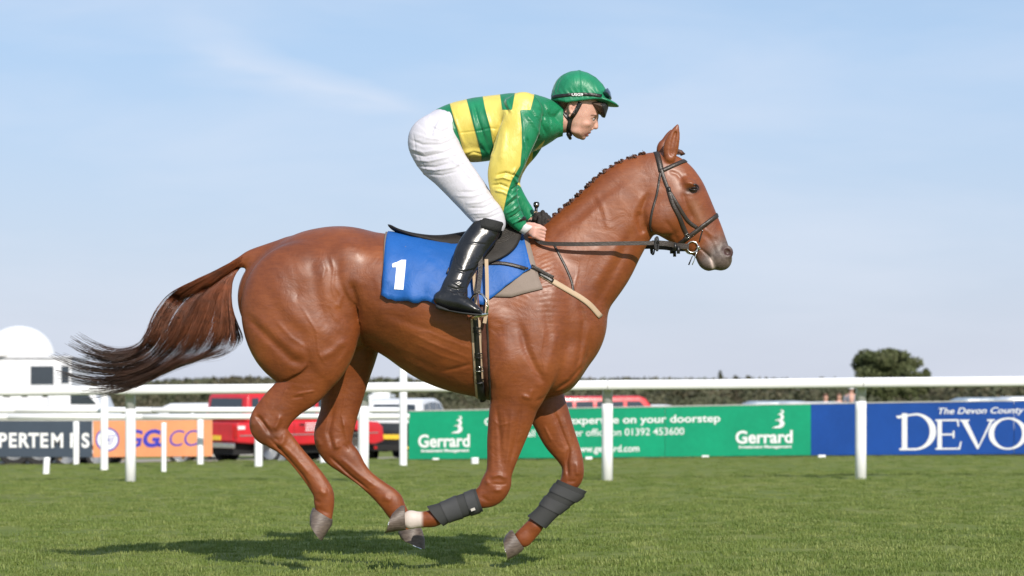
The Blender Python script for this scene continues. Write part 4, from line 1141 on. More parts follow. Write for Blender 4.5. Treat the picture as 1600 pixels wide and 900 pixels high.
for sg in (-1, 1):
    c0 = P(926.3, 186.3, .027 * sg)
    mb = MB(); mb.rings([[c0 + Vector((.0105 * cos(pi * i / 9), .0105 * sin(pi * i / 9) * cos(t), .0105 * sin(pi * i / 9) * sin(t))) for t in [2 * pi * k / 12 for k in range(12)]] for i in range(1, 9)]); e = mb.build('eye', M_eyew, jk, True)
    c1 = c0 + Vector((.0072, .002 * sg, -.001)); mb = MB(); mb.rings([[c1 + Vector((.0045 * cos(pi * i / 7), .005 * sin(pi * i / 7) * cos(t), .005 * sin(pi * i / 7) * sin(t))) for t in [2 * pi * k / 10 for k in range(10)]] for i in range(1, 7)]); mb.build('iris', M_iris, e, True)

# silks
fj = Field([P(672, 0).x, -0.32, P(0, 368, -.2).z], [P(880, 0).x, 0.32, P(0, 138).z], 0.0042)
fj.chain(tors, .02)
fj.ell(P(742, 241, 0), (.10, .11, .035), .02)
for sg in (1, -1):
    fj.chain(arm_ch(sg), .018)
    fj.ell(P(812 + (8 if sg < 0 else 0), 178, -.14 * sg), (.085, .075, .085), .03)
fj.chain([(862, 160, 866, 213, .076, 0), (868, 163, 872, 214, .070, 0), (872, 165, 875, 213, .066, 0)], .008)
fj.chain([(866, 170, 872, 205, .058, 0), (885, 170, 885, 205, .055, 0)], .004, sub=True)
JV, JQ = fj.mesh(1)
N = normals(JV, JQ)
g = relief(JV, N, [
    # armhole and sleeve folds
    ([(786, 178), (778, 200), (772, 225), (766, 245)], 2.2, -.007), ([(812, 176), (815, 200), (816, 230)], 1.6, -.003),
    ([(820, 178), (835, 195), (845, 215)], 3, .005), ([(828, 172), (845, 190), (854, 212)], 2.5, -.005), ([(840, 160), (850, 180), (860, 205)], 2.5, .004), ([(848, 160), (858, 180), (864, 205)], 2, -.004),
    ([(818, 215), (821, 235), (818, 255)], 2, .006), ([(824, 215), (826, 230), (822, 248)], 1.8, -.006), ([(790, 200), (786, 230), (782, 255)], 5, .004),
    ([(776, 274), (790, 270), (804, 274), (812, 280)], 1.8, -.006), ([(772, 280), (786, 277), (800, 282)], 2, .005), ([(768, 290), (782, 288), (796, 294)], 1.8, -.005), ([(772, 297), (786, 300), (797, 306)], 1.8, .004),
    ([(806, 262), (800, 272), (806, 284), (812, 286)], 2, .006), ([(812, 288), (800, 296), (795, 306)], 1.5, -.005), ([(811, 300), (800, 308), (790, 318)], 1.6, .005), ([(810, 308), (798, 318), (788, 326)], 1.5, -.005), ([(813, 318), (802, 328), (790, 334)], 1.6, .004), ([(816, 327), (806, 336), (794, 342)], 1.4, -.005), ([(819, 336), (810, 344), (800, 350)], 1.4, .004),
    # back and flank
    ([(735, 160), (742, 195), (752, 230)], 2.2, .004), ([(740, 160), (748, 190), (760, 225)], 2, -.004), ([(700, 168), (712, 200), (722, 235)], 2.2, -.004), ([(706, 172), (716, 200), (728, 232)], 2, .003),
    ([(783, 152), (788, 165), (795, 178)], 1.8, -.004), ([(790, 150), (794, 165), (800, 176)], 1.8, .004), ([(745, 205), (765, 200), (778, 202)], 1.5, -.002), ([(716, 208), (735, 206), (755, 203)], 1.2, -.002), ([(756, 165), (764, 190), (772, 215)], 2, .003), ([(725, 245), (740, 238), (755, 242)], 2, -.004), ([(748, 215), (760, 235), (770, 246)], 3, .004),
], 0)
g = 1.6 * g
JV = JV + N * g[:, None] * np.abs(N[:, 1:2]) ** .5
rn = RNG.normal(size=(9, 3)) * 38; rp = RNG.uniform(0, 6.28, 9)
wv = sum(np.sin(JV @ rn[i] + rp[i]) for i in range(9)) / 9
JV = (JV + N * (wv * .003)[:, None]).astype(np.float32)
kx, ky = proj(JV)
am = np.zeros(len(JV), bool)
fa = np.minimum(chain_eval(arm_ch(1), JV), chain_eval(arm_ch(-1), JV)); ft = chain_eval(tors, JV)
am = (fa < ft) & (ky > 172 + np.clip((kx - 780) * .0, 0, 1)) & (np.abs(JV[:, 1]) > .12)
ys = np.minimum.reduce([polysd(kx, ky, q) for q in (
    [(701, 155), (729, 148), (729, 155), (740, 197), (752.5, 243), (752, 262), (722, 256), (725, 240), (717.5, 213), (709, 185)],
    [(752, 140), (780, 138), (783, 160), (786, 180), (780, 215), (773, 240), (766, 200), (758, 170)],
    [(806, 136), (836, 140), (834, 152.5), (827.5, 177), (799, 178), (802, 160)],
    [(852, 218), (842, 240), (822, 252), (818, 248), (832, 238), (846, 224)])])
dxf = np.where(JV[:, 1] > 0, 18, 0)
yarm = polysd(kx - dxf, ky, [(774, 150), (812.5, 172), (815, 200), (815.5, 230), (813, 259), (800, 281), (793, 300), (786, 332), (740, 345), (735, 200)])
yarm = np.where(JV[:, 1] > 0, np.minimum(yarm, 60), yarm)
pat = np.where(am, yarm, ys)
def satin(name, build):
    t = NT(name, (.1, .1, .1), .42, spec=.5); t.color(build(t))
    t.b.inputs['Sheen Weight'].default_value = .25; t.b.inputs['Sheen Roughness'].default_value = .3
    t.bump(t.noise(1500, 2), .08, .0005); t.bump(t.noise(15, 4, .5, dist=1.4, vscale=(1, 1, .4)), .40, .012); t.bump(t.noise(42, 3, .5, dist=2.0, vscale=(1, 1, .35)), .28, .004); return t
GREEN = [(0.3, (.006, .150, .062)), (0.7, (.010, .215, .092))]
YEL = [(0.3, (.60, .47, .085)), (0.7, (.72, .59, .135))]
def jb(t):
    n_ = t.noise(9, 4); f = t.ramp(t.math('ADD', t.math('MULTIPLY', t.attr('pat'), -.35), .5), [(0.40, (0, 0, 0)), (0.60, (1, 1, 1))])
    seam = t.ramp(t.math('MULTIPLY', t.math('ABSOLUTE', t.attr('pat')), .5), [(0.0, (.72, .72, .72)), (0.35, (1, 1, 1))])
    return t.mix(1.0, t.mix(f, t.ramp(n_, GREEN), t.ramp(n_, YEL)), seam, 'MULTIPLY')
jm = satin('racing_silk', jb)
jo = mesh_np('silk_jacket', JV, JQ, jm.m, jk); set_attr(jo, 'pat', np.clip(pat, -8, 8))
JB = bvh_of(JV, JQ)
# cuffs
M_cuff = fabric('white_cuff', (.62, .60, .62), .7)
mb = MB(); mb.rings([pairring(*q, n=20) for q in [(801, 350, 819, 343, .030, -.157), (804, 357, 824, 350, .029, -.155), (812, 363, 832, 353, .026, -.153), (818, 367, 833, 355, .024, -.152)]]); mb.build('cuff', M_cuff, jk, True)
mb = MB(); mb.rings([pairring(*q, n=20) for q in [(800, 346, 820.5, 338, .036, -.162), (802, 351, 822.5, 343, .0365, -.160)]]); mb.build('cuff_band', M_leather, jk, True)

# breeches
fk = Field([P(628, 0).x, -0.30, P(0, 362, -.2).z], [P(800, 0).x, 0.30, P(0, 155).z], 0.0045)
for sg in (1, -1): fk.chain(leg_ch(sg), .025)
fk.chain([(662, 192, 700, 240, .148, 0), (678, 174, 708, 236, .148, 0), (688, 169, 716, 232, .140, 0)], .04)
KV, KQ = fk.mesh(1); N = normals(KV, KQ)
g = 1.35 * relief(KV, N, [
    ([(690, 190), (698, 215), (712, 240), (735, 262)], 3, -.003), ([(655, 262), (680, 266), (708, 262), (730, 250)], 1.6, .004), ([(663, 272), (690, 274), (715, 268)], 1.5, -.003), ([(700, 245), (722, 262), (742, 285)], 2.2, .003), ([(706, 240), (728, 256), (746, 276)], 1.8, -.003), ([(715, 300), (740, 300), (762, 292)], 1.5, -.0025), ([(712, 306), (738, 307), (765, 298)], 1.5, .0025),
    ([(641, 218), (660, 226), (690, 226), (712, 216)], 2, -.004), ([(640, 232), (662, 238), (690, 234)], 2, .003), ([(641, 238), (662, 245), (695, 238), (716, 228)], 1.8, -.0045), ([(646, 250), (670, 252), (700, 246), (722, 236)], 1.8, .004),
    ([(652, 260), (680, 261), (705, 254)], 1.6, -.0035), ([(662, 215), (685, 218), (705, 208)], 1.8, .003), ([(668, 196), (690, 206), (704, 200)], 2, -.003), ([(730, 325), (755, 325), (775, 315)], 1.5, -.003), ([(735, 334), (760, 333), (782, 322)], 1.5, .003), ([(728, 318), (750, 316), (772, 306)], 1.5, .003), ([(740, 342), (765, 340), (785, 332)], 1.4, -.003),
    ([(760, 285), (765, 300), (778, 318)], 2.5, -.003), ([(645, 206), (650, 240), (672, 275)], 1.2, -.0015)], 0)
KV = (KV + N * g[:, None]).astype(np.float32)
wv = sum(np.sin(KV @ (rn[i] * .8) + rp[i]) for i in range(9)) / 9; KV = (KV + N * (wv * .0014)[:, None]).astype(np.float32)
M_br = fabric('white_breeches', (.54, .525, .58), .65, wr=16, wrs=.35, var=.03)
mesh_np('breeches', KV, KQ, M_br, jk)

# boots
tb_ = NT('polished_black_boot', (.009, .009, .010), .16, spec=.6); tb_.color(tb_.ramp(tb_.noise(12, 4), [(.3, (.006, .006, .007)), (.7, (.016, .016, .018))])); tb_.bump(tb_.noise(13, 3, .45, dist=.8), .25, .008); tb_.rough(tb_.ramp(tb_.noise(18, 4), [(.3, (.20,) * 3), (.7, (.34,) * 3)]))
M_cuffb = fabric('black_elastic', (.012, .012, .012), .8, wr=60)
for sg in (1, -1):
    ft_ = Field([P(672, 0).x, -.43 if sg > 0 else .16, P(0, 500, -.4).z], [P(795, 0).x, -.16 if sg > 0 else .43, P(0, 318, -.2).z], .004)
    ft_.chain([(738, 355, 781, 365, .052, -.217 * sg), (730, 364, 777, 371, .054, -.225 * sg), (717, 381, 764, 387, .052, -.245 * sg), (709, 398, 755, 401, .048, -.265 * sg), (703.5, 418, 744, 418, .043, -.29 * sg), (698, 436, 735, 433, .038, -.312 * sg), (691, 449, 731, 447, .036, -.328 * sg), (686, 462, 731, 460, .037, -.338 * sg)], .012)
    ft_.chain([(690, 455, 687, 478, .034, -.342 * sg), (705, 456, 700, 483, .038, -.35 * sg), (721, 459, 717, 487, .040, -.362 * sg), (736, 470, 733, 489.5, .041, -.372 * sg), (748, 480, 746, 491, .035, -.378 * sg), (754, 486, 753, 491.5, .022, -.38 * sg)], .012)
    BV, BQ = ft_.mesh(1); Nb = normals(BV, BQ); sgn = 1
    BVm = BV.copy(); BVm[:, 1] = -np.abs(BV[:, 1])
    g = relief(BVm, Nb, [([(708, 421), (725, 425), (742, 421)], 1.6, -.004), ([(703, 437), (718, 446), (722, 441), (710, 440)], 1.8, .004), ([(694, 446), (712, 452), (730, 450)], 1.6, -.005), ([(692, 454), (708, 459), (728, 458)], 1.8, .004), ([(700, 450), (716, 462), (734, 466)], 1.4, -.003), ([(712, 400), (713, 412), (722, 420)], 1.5, -.0025), ([(721, 378), (740, 380), (760, 382)], 1.2, -.002), ([(725, 366), (716, 392), (706, 425), (695, 450)], 1.1, -.0016)], -1)
    BV = (BV + Nb * g[:, None]).astype(np.float32)
    bt = mesh_np('riding_boot', BV, BQ, tb_.m, jk)
    mb = MB(); mb.rings([pairring(*q, n=16, e=.7) for q in [(681, 475, 681, 482, .030, -.342 * sg), (686, 477, 685.5, 484.5, .038, -.345 * sg), (700, 483, 699.5, 487, .038, -.35 * sg), (702, 484.5, 702, 487, .039, -.352 * sg), (720, 487.5, 719, 490.5, .043, -.362 * sg), (738, 489.5, 737.5, 493, .043, -.372 * sg), (751, 490.5, 750, 494, .036, -.378 * sg), (757.5, 490.5, 757, 493.5, .016, -.38 * sg)]]); mb.build('boot_sole', M_rubber, bt, True)
    mb = MB(); mb.rings([pairring(*q, n=24) for q in [(746.5, 339, 789.5, 349, .0545, -.206 * sg), (745, 342, 789, 352.5, .0570, -.208 * sg), (741.5, 348, 785.5, 359, .0575, -.213 * sg), (737, 354, 782, 364, .0565, -.218 * sg)]]); mb.build('boot_top', M_cuffb, bt, True)
    if sg > 0:
        yb = -.30; h = P(704, 427, -.285); mb = MB(); mb.tube([P(702, 418, -.27), P(699, 426, -.268), P(700, 431, -.272)], [.004, .006, .003], 6); mb.build('boot_tab', M_strap, bt, True)

# gloved far hand holding the whip
fg = Field([P(822, 0).x, -.07, P(0, 364).z], [P(866, 0).x, .09, P(0, 316).z], .0028)
fg.seg3([V3(824, 350, .055), V3(834, 347, .035), V3(846, 342, .012)], [.024, .024, .02], .012)
for i, (x, y0, y1) in enumerate(((842.5, 333, 352), (848, 330, 351), (853, 334, 352), (857, 338, 352))):
    fg.seg3([V3(x - 1.5, y1 - 6, .030), V3(x - .5, y0 + 4, .012), V3(x, y0 + 1.5, -.008), V3(x + .5, y0 + 7, -.026), V3(x - .5, y1 - 2, -.024)], [.0115, .0112, .0105, .0102, .0092], .002)
fg.seg3([V3(834, 350, .02), V3(836, 342, -.012), V3(838, 334, -.020)], [.013, .0115, .0095], .003)
GV, GQ = fg.mesh(1)
M_glove = fabric('black_knit_glove', (.022, .017, .015), .75, weave=500, wr=70, wrs=.3)
mesh_np('glove', GV, GQ, M_glove, jk)
wh = empty('whip', P(838, 340, -.02), 'black riding whip held upright in the gloved far hand', 'whip')
mb = MB(); mb.tube([P(838, 322, -.012), P(837.5, 330, -.012), P(837, 346, -.008), P(835, 372, .05), P(826, 420, .26), P(812, 480, .34)], [.0085, .0078, .0078, .007, .004, .003], 10); mb.build('shaft', M_leather, wh, True)
mb = MB(); mb.tube([P(838, 324.5, -.012), P(838, 322, -.012), P(838.2, 318, -.012), P(838.2, 315.5, -.012)], [.009, .0135, .0145, .010], 14); mb.build('whip_cap', M_leather, wh, True)
mb = MB(); c0 = P(838.3, 319.5, -.0265); mb.tube([c0, c0 + Vector((0, .004, 0))], .0085, 14); mb.build('cap_disc', M_steel, wh, True)
mb = MB(); mb.tube([P(837.4, 331, -.012), P(837.3, 334.5, -.012)], .0095, 12); mb.build('grip_band', simple('pale_band', (.7, .52, .36), .5), wh, True)

# helmet
fe = Field([P(852, 0).x, -.14, P(0, 205, -.1).z], [P(978, 0).x, .14, P(0, 100).z], .0038)
capoly = [(861, 151), (863, 141), (870, 130), (880, 120.5), (892, 113.5), (905, 111), (918, 114), (931, 121), (942, 132), (948.5, 143), (950, 154), (940, 159), (913, 157.5), (890, 163.5), (873, 162), (864, 157)]
capoly = capoly[:11] + [(952, 175), (930, 200), (890, 200), (868, 185), (861, 165)]
fe.poly(capoly, 0, .098, .085, .006)
fe.ell(P(898, 138, 0), (.095, .098, .075), .02)
fe.cut((861, 158), (884, 164)); fe.cut((884, 164), (950, 156.5))
fe.chain([(936, 151, 934, 161, .088, 0), (950, 156, 948, 165, .082, 0), (961, 161.5, 960, 166.5, .055, 0), (966, 164.8, 966, 167.3, .02, 0)], .008)
fe.ell(P(905, 111.5, 0), (.010, .010, .006), .006)
EV, EQ = fe.mesh(1); N = normals(EV, EQ)
th = np.arctan2(EV[:, 1], EV[:, 0] - P(905, 0).x); el_ = EV[:, 2] - P(0, 150).z
gath = np.sin(th * 26 + 3 * np.sin(el_ * 60)) * np.clip(1 - np.abs(el_ - .0) / .035, 0, 1) * .0016
seams = -.003 * np.exp(-((((th / (pi / 3)) % 1) - .5) / .04) ** 2) * (el_ > 0)
EV = (EV + N * (gath + seams)[:, None]).astype(np.float32)
hm_ = satin('green_cap_silk', lambda t: t.ramp(t.noise(12, 5), [(0.3, (.006, .155, .070)), (0.7, (.014, .235, .110))])); hm_.bump(hm_.noise(30, 4, .5, vscale=(.5, .5, 1.6)), .25, .004)
he = mesh_np('helmet', EV, EQ, hm_.m, jk); EB = bvh_of(EV, EQ)
fe2 = Field([P(895, 0).x, -.12, P(0, 192).z], [P(958, 0).x, .12, P(0, 150).z], .0035)
fe2.poly([(904, 157), (946, 160), (950, 168), (945, 182), (936, 178.5), (918, 166)], 0, .090, .05, .004)
UV, UQ = fe2.mesh(1)
M_peak = simple('brown_leather_peak', (.085, .055, .040), .5, bump=.2); mesh_np('helmet_rim', UV, UQ, M_peak, he); UB = bvh_of(UV, UQ)
fe3 = Field([P(928, 0).x, -.11, P(0, 190).z], [P(958, 0).x, .11, P(0, 155).z], .0035)
fe3.poly([(928, 161), (947.5, 161), (950.8, 168), (945.5, 184), (940.5, 182.5), (932, 170)], 0, .084, .03, .003); XV, XQ = fe3.mesh(1); mesh_np('rim_front', XV, XQ, M_rubber, he)
mb = MB()
fh2 = Field([P(862, 0).x, -.1, P(0, 182).z], [P(900, 0).x, .1, P(0, 150).z], .0035)
fh2.poly([(866, 152), (892, 156), (893, 165), (887, 172), (880, 176), (873, 170)], 0, .076, .045, .004); XV, XQ = fh2.mesh(1)
M_hair = simple('brown_hair', (.12, .055, .030), .6, bump=.8, bscale=350); mesh_np('hair', XV, XQ, M_hair, jk)
gs = strap('goggle_strap', [(861.5, 153), (870, 150.5), (882, 149), (896, 147.5), (912, 147.2), (926, 148), (940, 150)], 5, .003, EB, M_leather, he, mirror=True, off=.001, step=3)
fl_ = Field([P(930, 0).x, -.12, P(0, 165).z], [P(965, 0).x, .12, P(0, 130).z], .003)
fl_.poly([(937, 148), (943, 141), (949.5, 138), (954, 145), (956, 155), (951, 158), (942, 153)], 0, .090, .028, .003); XV, XQ = fl_.mesh(1)
mesh_np('goggles', XV, XQ, simple('smoked_lens', (.035, .055, .085), .08, var=.1, spec=.8), he)
# harness
for pts, w in (([(907, 160), (903, 168), (898, 177), (892, 186), (889.5, 196), (888.5, 206), (891, 213)], 6.8), ([(878, 170), (882, 178), (887, 184), (891, 188)], 5.2)):
    strap('chin_harness', pts, w, .004, SB, M_leather, he, mirror=True, off=.001, step=3)
mb = MB(); mb.tube([P(888, 208, -.045), P(890, 214.5, -.025), P(891, 216, 0), P(890, 214.5, .025), P(888, 208, .045)], [.006, .008, .008, .008, .006], 8); mb.build('chin_cup', M_leather, he, True)

def text_obj(body, font_h, mat, parent, M, name='lettering', depth=0.0, offset=0.0, xs=1.0, shear=0.0, align='LEFT', space=1.0):
    """text turned into a mesh; M maps x right / y up / z out of the board into the world"""
    cu = bpy.data.curves.new('t', 'FONT'); cu.body = body; cu.size = font_h; cu.extrude = depth; cu.offset = offset; cu.shear = shear; cu.align_x = align; cu.space_character = space
    cu.resolution_u = 6
    to_ = bpy.data.objects.new('t', cu); C.objects.link(to_)
    dg = bpy.context.evaluated_depsgraph_get(); me = bpy.data.meshes.new_from_object(to_.evaluated_get(dg))
    bpy.data.objects.remove(to_); bpy.data.curves.remove(cu); me.materials.clear()
    me.transform(M @ Matrix.Diagonal((xs, 1, 1, 1)))
    return link(name, me, mat, parent, smooth=False)
M_letter = simple('white_lettering', (.78, .78, .78), .5, var=.04)
hh, nn_ = pray(EB, 905, 147.5)
text_obj('USG9', .0165, M_letter, he, Matrix.Translation(P(893, 149.6, hh.y - .0062)) @ Matrix.Rotation(radians(90), 4, 'X'), depth=.0002, offset=.0004, xs=1.35)
# ------------------------------------------------------------------ ground
def gz(x, y):
    d = y + D0
    z = np.interp(d, [0, 9.5, 24.4, 35, 38, 41, 51, 60, 70, 100, 200, 400, 900, 5000], [0, 0, -.29, -.475, -.53, -.60, -1.1, -1.25, -1.42, -2.0, -3.6, -5.6, -8, -14])
    k = np.interp(d, [9.5, 24, 36, 60, 120], [0, .009, .016, .012, 0])
    return z + k * np.clip(x, -30, 30)
def base(px, py, dmin=10):
    """where the sight line through a pixel meets the ground beyond dmin"""
    d = dmin
    while d < 900:
        p = P(px, py, d - D0)
        if p.z <= gz(p.x, p.y): return p
        d += .05
    return p
xs = np.r_[np.linspace(-3000, -60, 14), np.linspace(-50, 50, 101), np.linspace(60, 3000, 14)]
ds = np.r_[np.linspace(-30, 6, 8), np.arange(7, 62, .5), np.linspace(64, 110, 20), np.linspace(120, 420, 20), np.geomspace(450, 5000, 12)]
GXm, GDm = np.meshgrid(xs, ds); GY = GDm - D0
und = .012 * np.sin(GXm * 1.3 + GY * .5) * np.sin(GY * .8 + 1) * (np.abs(GXm) < 50) * (GDm > 7) * (GDm < 60)
GV_ = np.stack([GXm, GY, gz(GXm, GY) + und], -1).reshape(-1, 3); m = len(xs)
GQ_ = [(i * m + j, i * m + j + 1, (i + 1) * m + j + 1, (i + 1) * m + j) for i in range(len(ds) - 1) for j in range(m - 1)]
gm_ = NT('turf', (.06, .09, .02), .9, spec=.15)
n1 = gm_.noise(1.1, 6, .65, vscale=(.45, 1, 1)); n2 = gm_.noise(26, 5, .7, vscale=(.5, 1, 1)); n3 = gm_.noise(.35, 3)
c = gm_.ramp(n2, [(.30, (.115, .150, .032)), (.5, (.185, .215, .052)), (.72, (.265, .280, .086))])
c = gm_.mix(gm_.ramp(n1, [(.40, (0, 0, 0)), (.62, (.55, .55, .55))]), c, (.105, .155, .032))
c = gm_.mix(gm_.ramp(n3, [(.45, (0, 0, 0)), (.70, (.5, .5, .5))]), c, (.175, .185, .060))
gm_.color(c); gm_.bump(n2, .6, .03); gm_.bump(gm_.noise(90, 3), .5, .012)
gr = mesh_np('ground', GV_, GQ_, gm_.m); tag(gr, kind='structure')

# grass blades: one clump mesh scattered over the track
def tuft(seed):
    r = random.Random(seed); V, Fc = [], []
    for i in range(110):
        a = r.uniform(0, 6.28); q = r.uniform(0, .11) ; x, y = cos(a) * q, sin(a) * q
        h = r.uniform(.007, .019); w = r.uniform(.0013, .0024); la = r.uniform(0, 6.28); le = r.uniform(.1, 1.0) * h
        dx, dy = cos(la), sin(la); n = len(V)
        V += [(x - dy * w, y + dx * w, -.004), (x + dy * w, y - dx * w, -.004), (x + dy * w * .8 + dx * le * .35, y - dx * w * .8 + dy * le * .35, h * .6), (x - dy * w * .8 + dx * le * .35, y + dx * w * .8 + dy * le * .35, h * .6), (x + dx * le, y + dy * le, h)]
        Fc += [(n, n + 1, n + 2, n + 3), (n + 3, n + 2, n + 4)]
    me = bpy.data.meshes.new('grass_tuft'); me.from_pydata(V, [], Fc); me.update(); return me
bl = NT('grass_blade', (.09, .14, .03), .55, spec=.3)
oi = bl.n.new('ShaderNodeObjectInfo'); 
pr = bl.noise(1.5, 6, .7, vscale=(.32, 1, 1))
c = bl.ramp(oi.outputs['Random'], [(0, (.145, .205, .048)), (.5, (.215, .270, .068)), (1, (.315, .345, .118))])
c = bl.mix(bl.ramp(pr, [(.40, (0, 0, 0)), (.64, (.6, .6, .6))]), c, (.110, .158, .034))
bl.color(c); bl.b.inputs['Transmission Weight'].default_value = 0.0
trs = bl.n.new('ShaderNodeBsdfTranslucent'); trs.inputs[0].default_value = (.16, .22, .03, 1); mx = bl.n.new('ShaderNodeMixShader'); mx.inputs[0].default_value = .28
out = [n for n in bl.n if n.type == 'OUTPUT_MATERIAL'][0]; bl.l.new(bl.b.outputs[0], mx.inputs[1]); bl.l.new(trs.outputs[0], mx.inputs[2]); bl.l.new(mx.outputs[0], out.inputs[0])
tcol = bpy.data.collections.new('grass_source')          # never linked to the scene: only the source of the scatter
for i in range(5):
    me = tuft(i); me.materials.append(bl.m); tcol.objects.link(bpy.data.objects.new('grass_tuft', me))
pts = []
for d0, d1, dens in ((7.6, 12, 75), (12, 18, 48), (18, 27, 24), (27, 43, 9)):
    hw = d1 * .27 + .8; nN = int((d1 - d0) * hw * 2 * dens)
    X = RNG.uniform(-hw, hw, nN); D = RNG.uniform(d0, d1, nN); pts.append(np.stack([X, D - D0], 1))
pts = np.vstack(pts); pts = pts[np.abs(pts[:, 0]) < (pts[:, 1] + D0) * .27 + .6]
# worn strip along the hoardings stays thin
Zp = gz(pts[:, 0], pts[:, 1]) + .012 * np.sin(pts[:, 0] * 1.3 + pts[:, 1] * .5) * np.sin(pts[:, 1] * .8 + 1)
me = bpy.data.meshes.new('grass'); me.vertices.add(len(pts)); me.vertices.foreach_set('co', np.column_stack([pts, Zp]).astype(np.float32).ravel())
me.update(); me.materials.append(bl.m)
go = bpy.data.objects.new('grass', me); C.objects.link(go); tag(go, 'short green turf of the racecourse track in front of the rails', 'grass', kind='stuff')
ng = bpy.data.node_groups.new('scatter', 'GeometryNodeTree')
ng.interface.new_socket('Geometry', in_out='INPUT', socket_type='NodeSocketGeometry'); ng.interface.new_socket('Geometry', in_out='OUTPUT', socket_type='NodeSocketGeometry')
gi, gout = ng.nodes.new('NodeGroupInput'), ng.nodes.new('NodeGroupOutput')
ip = ng.nodes.new('GeometryNodeInstanceOnPoints'); ci = ng.nodes.new('GeometryNodeCollectionInfo'); ci.inputs['Collection'].default_value = tcol
ci.inputs['Separate Children'].default_value = True; ci.inputs['Reset Children'].default_value = True; ip.inputs['Pick Instance'].default_value = True
rv = ng.nodes.new('FunctionNodeRandomValue'); rv.data_type = 'FLOAT_VECTOR'; rv.inputs[0].default_value = (-.1, -.1, 0); rv.inputs[1].default_value = (.1, .1, 6.28)
rs = ng.nodes.new('FunctionNodeRandomValue'); rs.data_type = 'FLOAT'; rs.inputs[2].default_value = .65; rs.inputs[3].default_value = 1.35; rs.inputs['Seed'].default_value = 4
ng.links.new(gi.outputs[0], ip.inputs['Points']); ng.links.new(ci.outputs[0], ip.inputs['Instance']); ng.links.new(rv.outputs[0], ip.inputs['Rotation']); ng.links.new(rs.outputs[1], ip.inputs['Scale']); ng.links.new(ip.outputs[0], gout.inputs[0])
md = go.modifiers.new('scatter', 'NODES'); md.node_group = ng

# gravel service road beyond the rails, in view between the hoardings
gvm = NT('gravel', (.4, .35, .3), .95); gvm.color(gvm.mix(.5, gvm.ramp(gvm.noise(14, 6, .8), [(.3, (.22, .19, .155)), (.7, (.46, .41, .35))]), gvm.ramp(gvm.noise(1.2, 4), [(.4, (.26, .22, .18)), (.6, (.42, .37, .32))]))); gvm.bump(gvm.noise(60, 3), .5, .02)
V = []; Q = []
XX = np.linspace(-22, 10, 33); DD = np.linspace(43.5, 61, 18)
for d in DD:
    for x in XX: V.append((x, d - D0 + .4 * sin(x * .5) * (1 if d in (DD[0], DD[-1]) else 0), float(gz(x, d - D0)) + .006))
for i in range(17):
    for j in range(32): Q.append((i * 33 + j, i * 33 + j + 1, (i + 1) * 33 + j + 1, (i + 1) * 33 + j))
tag(mesh_py('gravel_road', V, Q, gvm.m, recalc=False), kind='structure')
# bare earth line along the foot of the hoardings
dm = NT('bare_earth', (.2, .13, .07), .95); dm.color(dm.ramp(dm.noise(9, 6, .75), [(.4, (.070, .090, .030)), (.6, (.23, .145, .085))])); dm.bump(dm.noise(70, 3), .5, .01)
V = []; Q = []; k = 0
XX = np.linspace(-13, 14, 109)
def bd(x): return np.interp(x, [-13, -7, -1.96, 8.7, 14], [40.6, 40.6, 38.2, 34.4, 32.6])
for x in XX:
    w = .10 + .06 * sin(x * 3) + .04 * sin(x * 7.3)
    for q in (-w - .02, w * .3 + .1): y = bd(x) + q - .16 - D0; V.append((x, y, float(gz(x, y)) + .012 * sin(x * 1.3 + y * .5) * sin(y * .8 + 1) + .010))
Q = [(2 * i, 2 * i + 2, 2 * i + 3, 2 * i + 1) for i in range(108)]
tag(mesh_py('worn_strip', V, Q, dm.m, recalc=False), kind='structure')

# ------------------------------------------------------------------ rails
def post(px, pyb, hgt, w, label, cat='post', name='rail_post', cap=True, group=None, d=None, lean=0.0):
    p = base(px, pyb, 12) if d is None else None
    r = empty(name, (p.x, p.y, p.z), label, cat, group)
    mb = MB(); n = 14; R = w / 2
    rings = [[Vector((R * f * cos(2 * pi * k / n) + lean * z, R * f * sin(2 * pi * k / n), z)) for k in range(n)] for z, f in ((-.08, 1), (hgt * .5, 1), (hgt - .01, 1), (hgt, .9))]
    mb.rings(rings); o = mb.build('shaft', M_white_plastic, r, True, local=True); o.modifiers.new('e', 'EDGE_SPLIT').split_angle = radians(45)
    return r
GR = 'posts of the white running rail'
PA, PB_ = P(204, 753, 25.0 - D0), P(1345, 750, 23.75 - D0)
def rail_line(px, extra=0.0):
    t = (px - 204) / (1345 - 204); 
    # exact intersection of the sight line with the rail's vertical plane
    dx, dy = PB_.x - PA.x, PB_.y - PA.y; kx = (px - 800) / F
    tt_ = (kx * (PA.y + D0) - PA.x) / (dx - kx * dy); return Vector((PA.x + dx * tt_, PA.y + dy * tt_, 0))
postsA = []
M_grey = simple('rail_shade_and_seam_grey', (.52, .53, .54), .45, metal=.3)  # grey paints the rail's shadow onto the post tops; also colours the truck seam
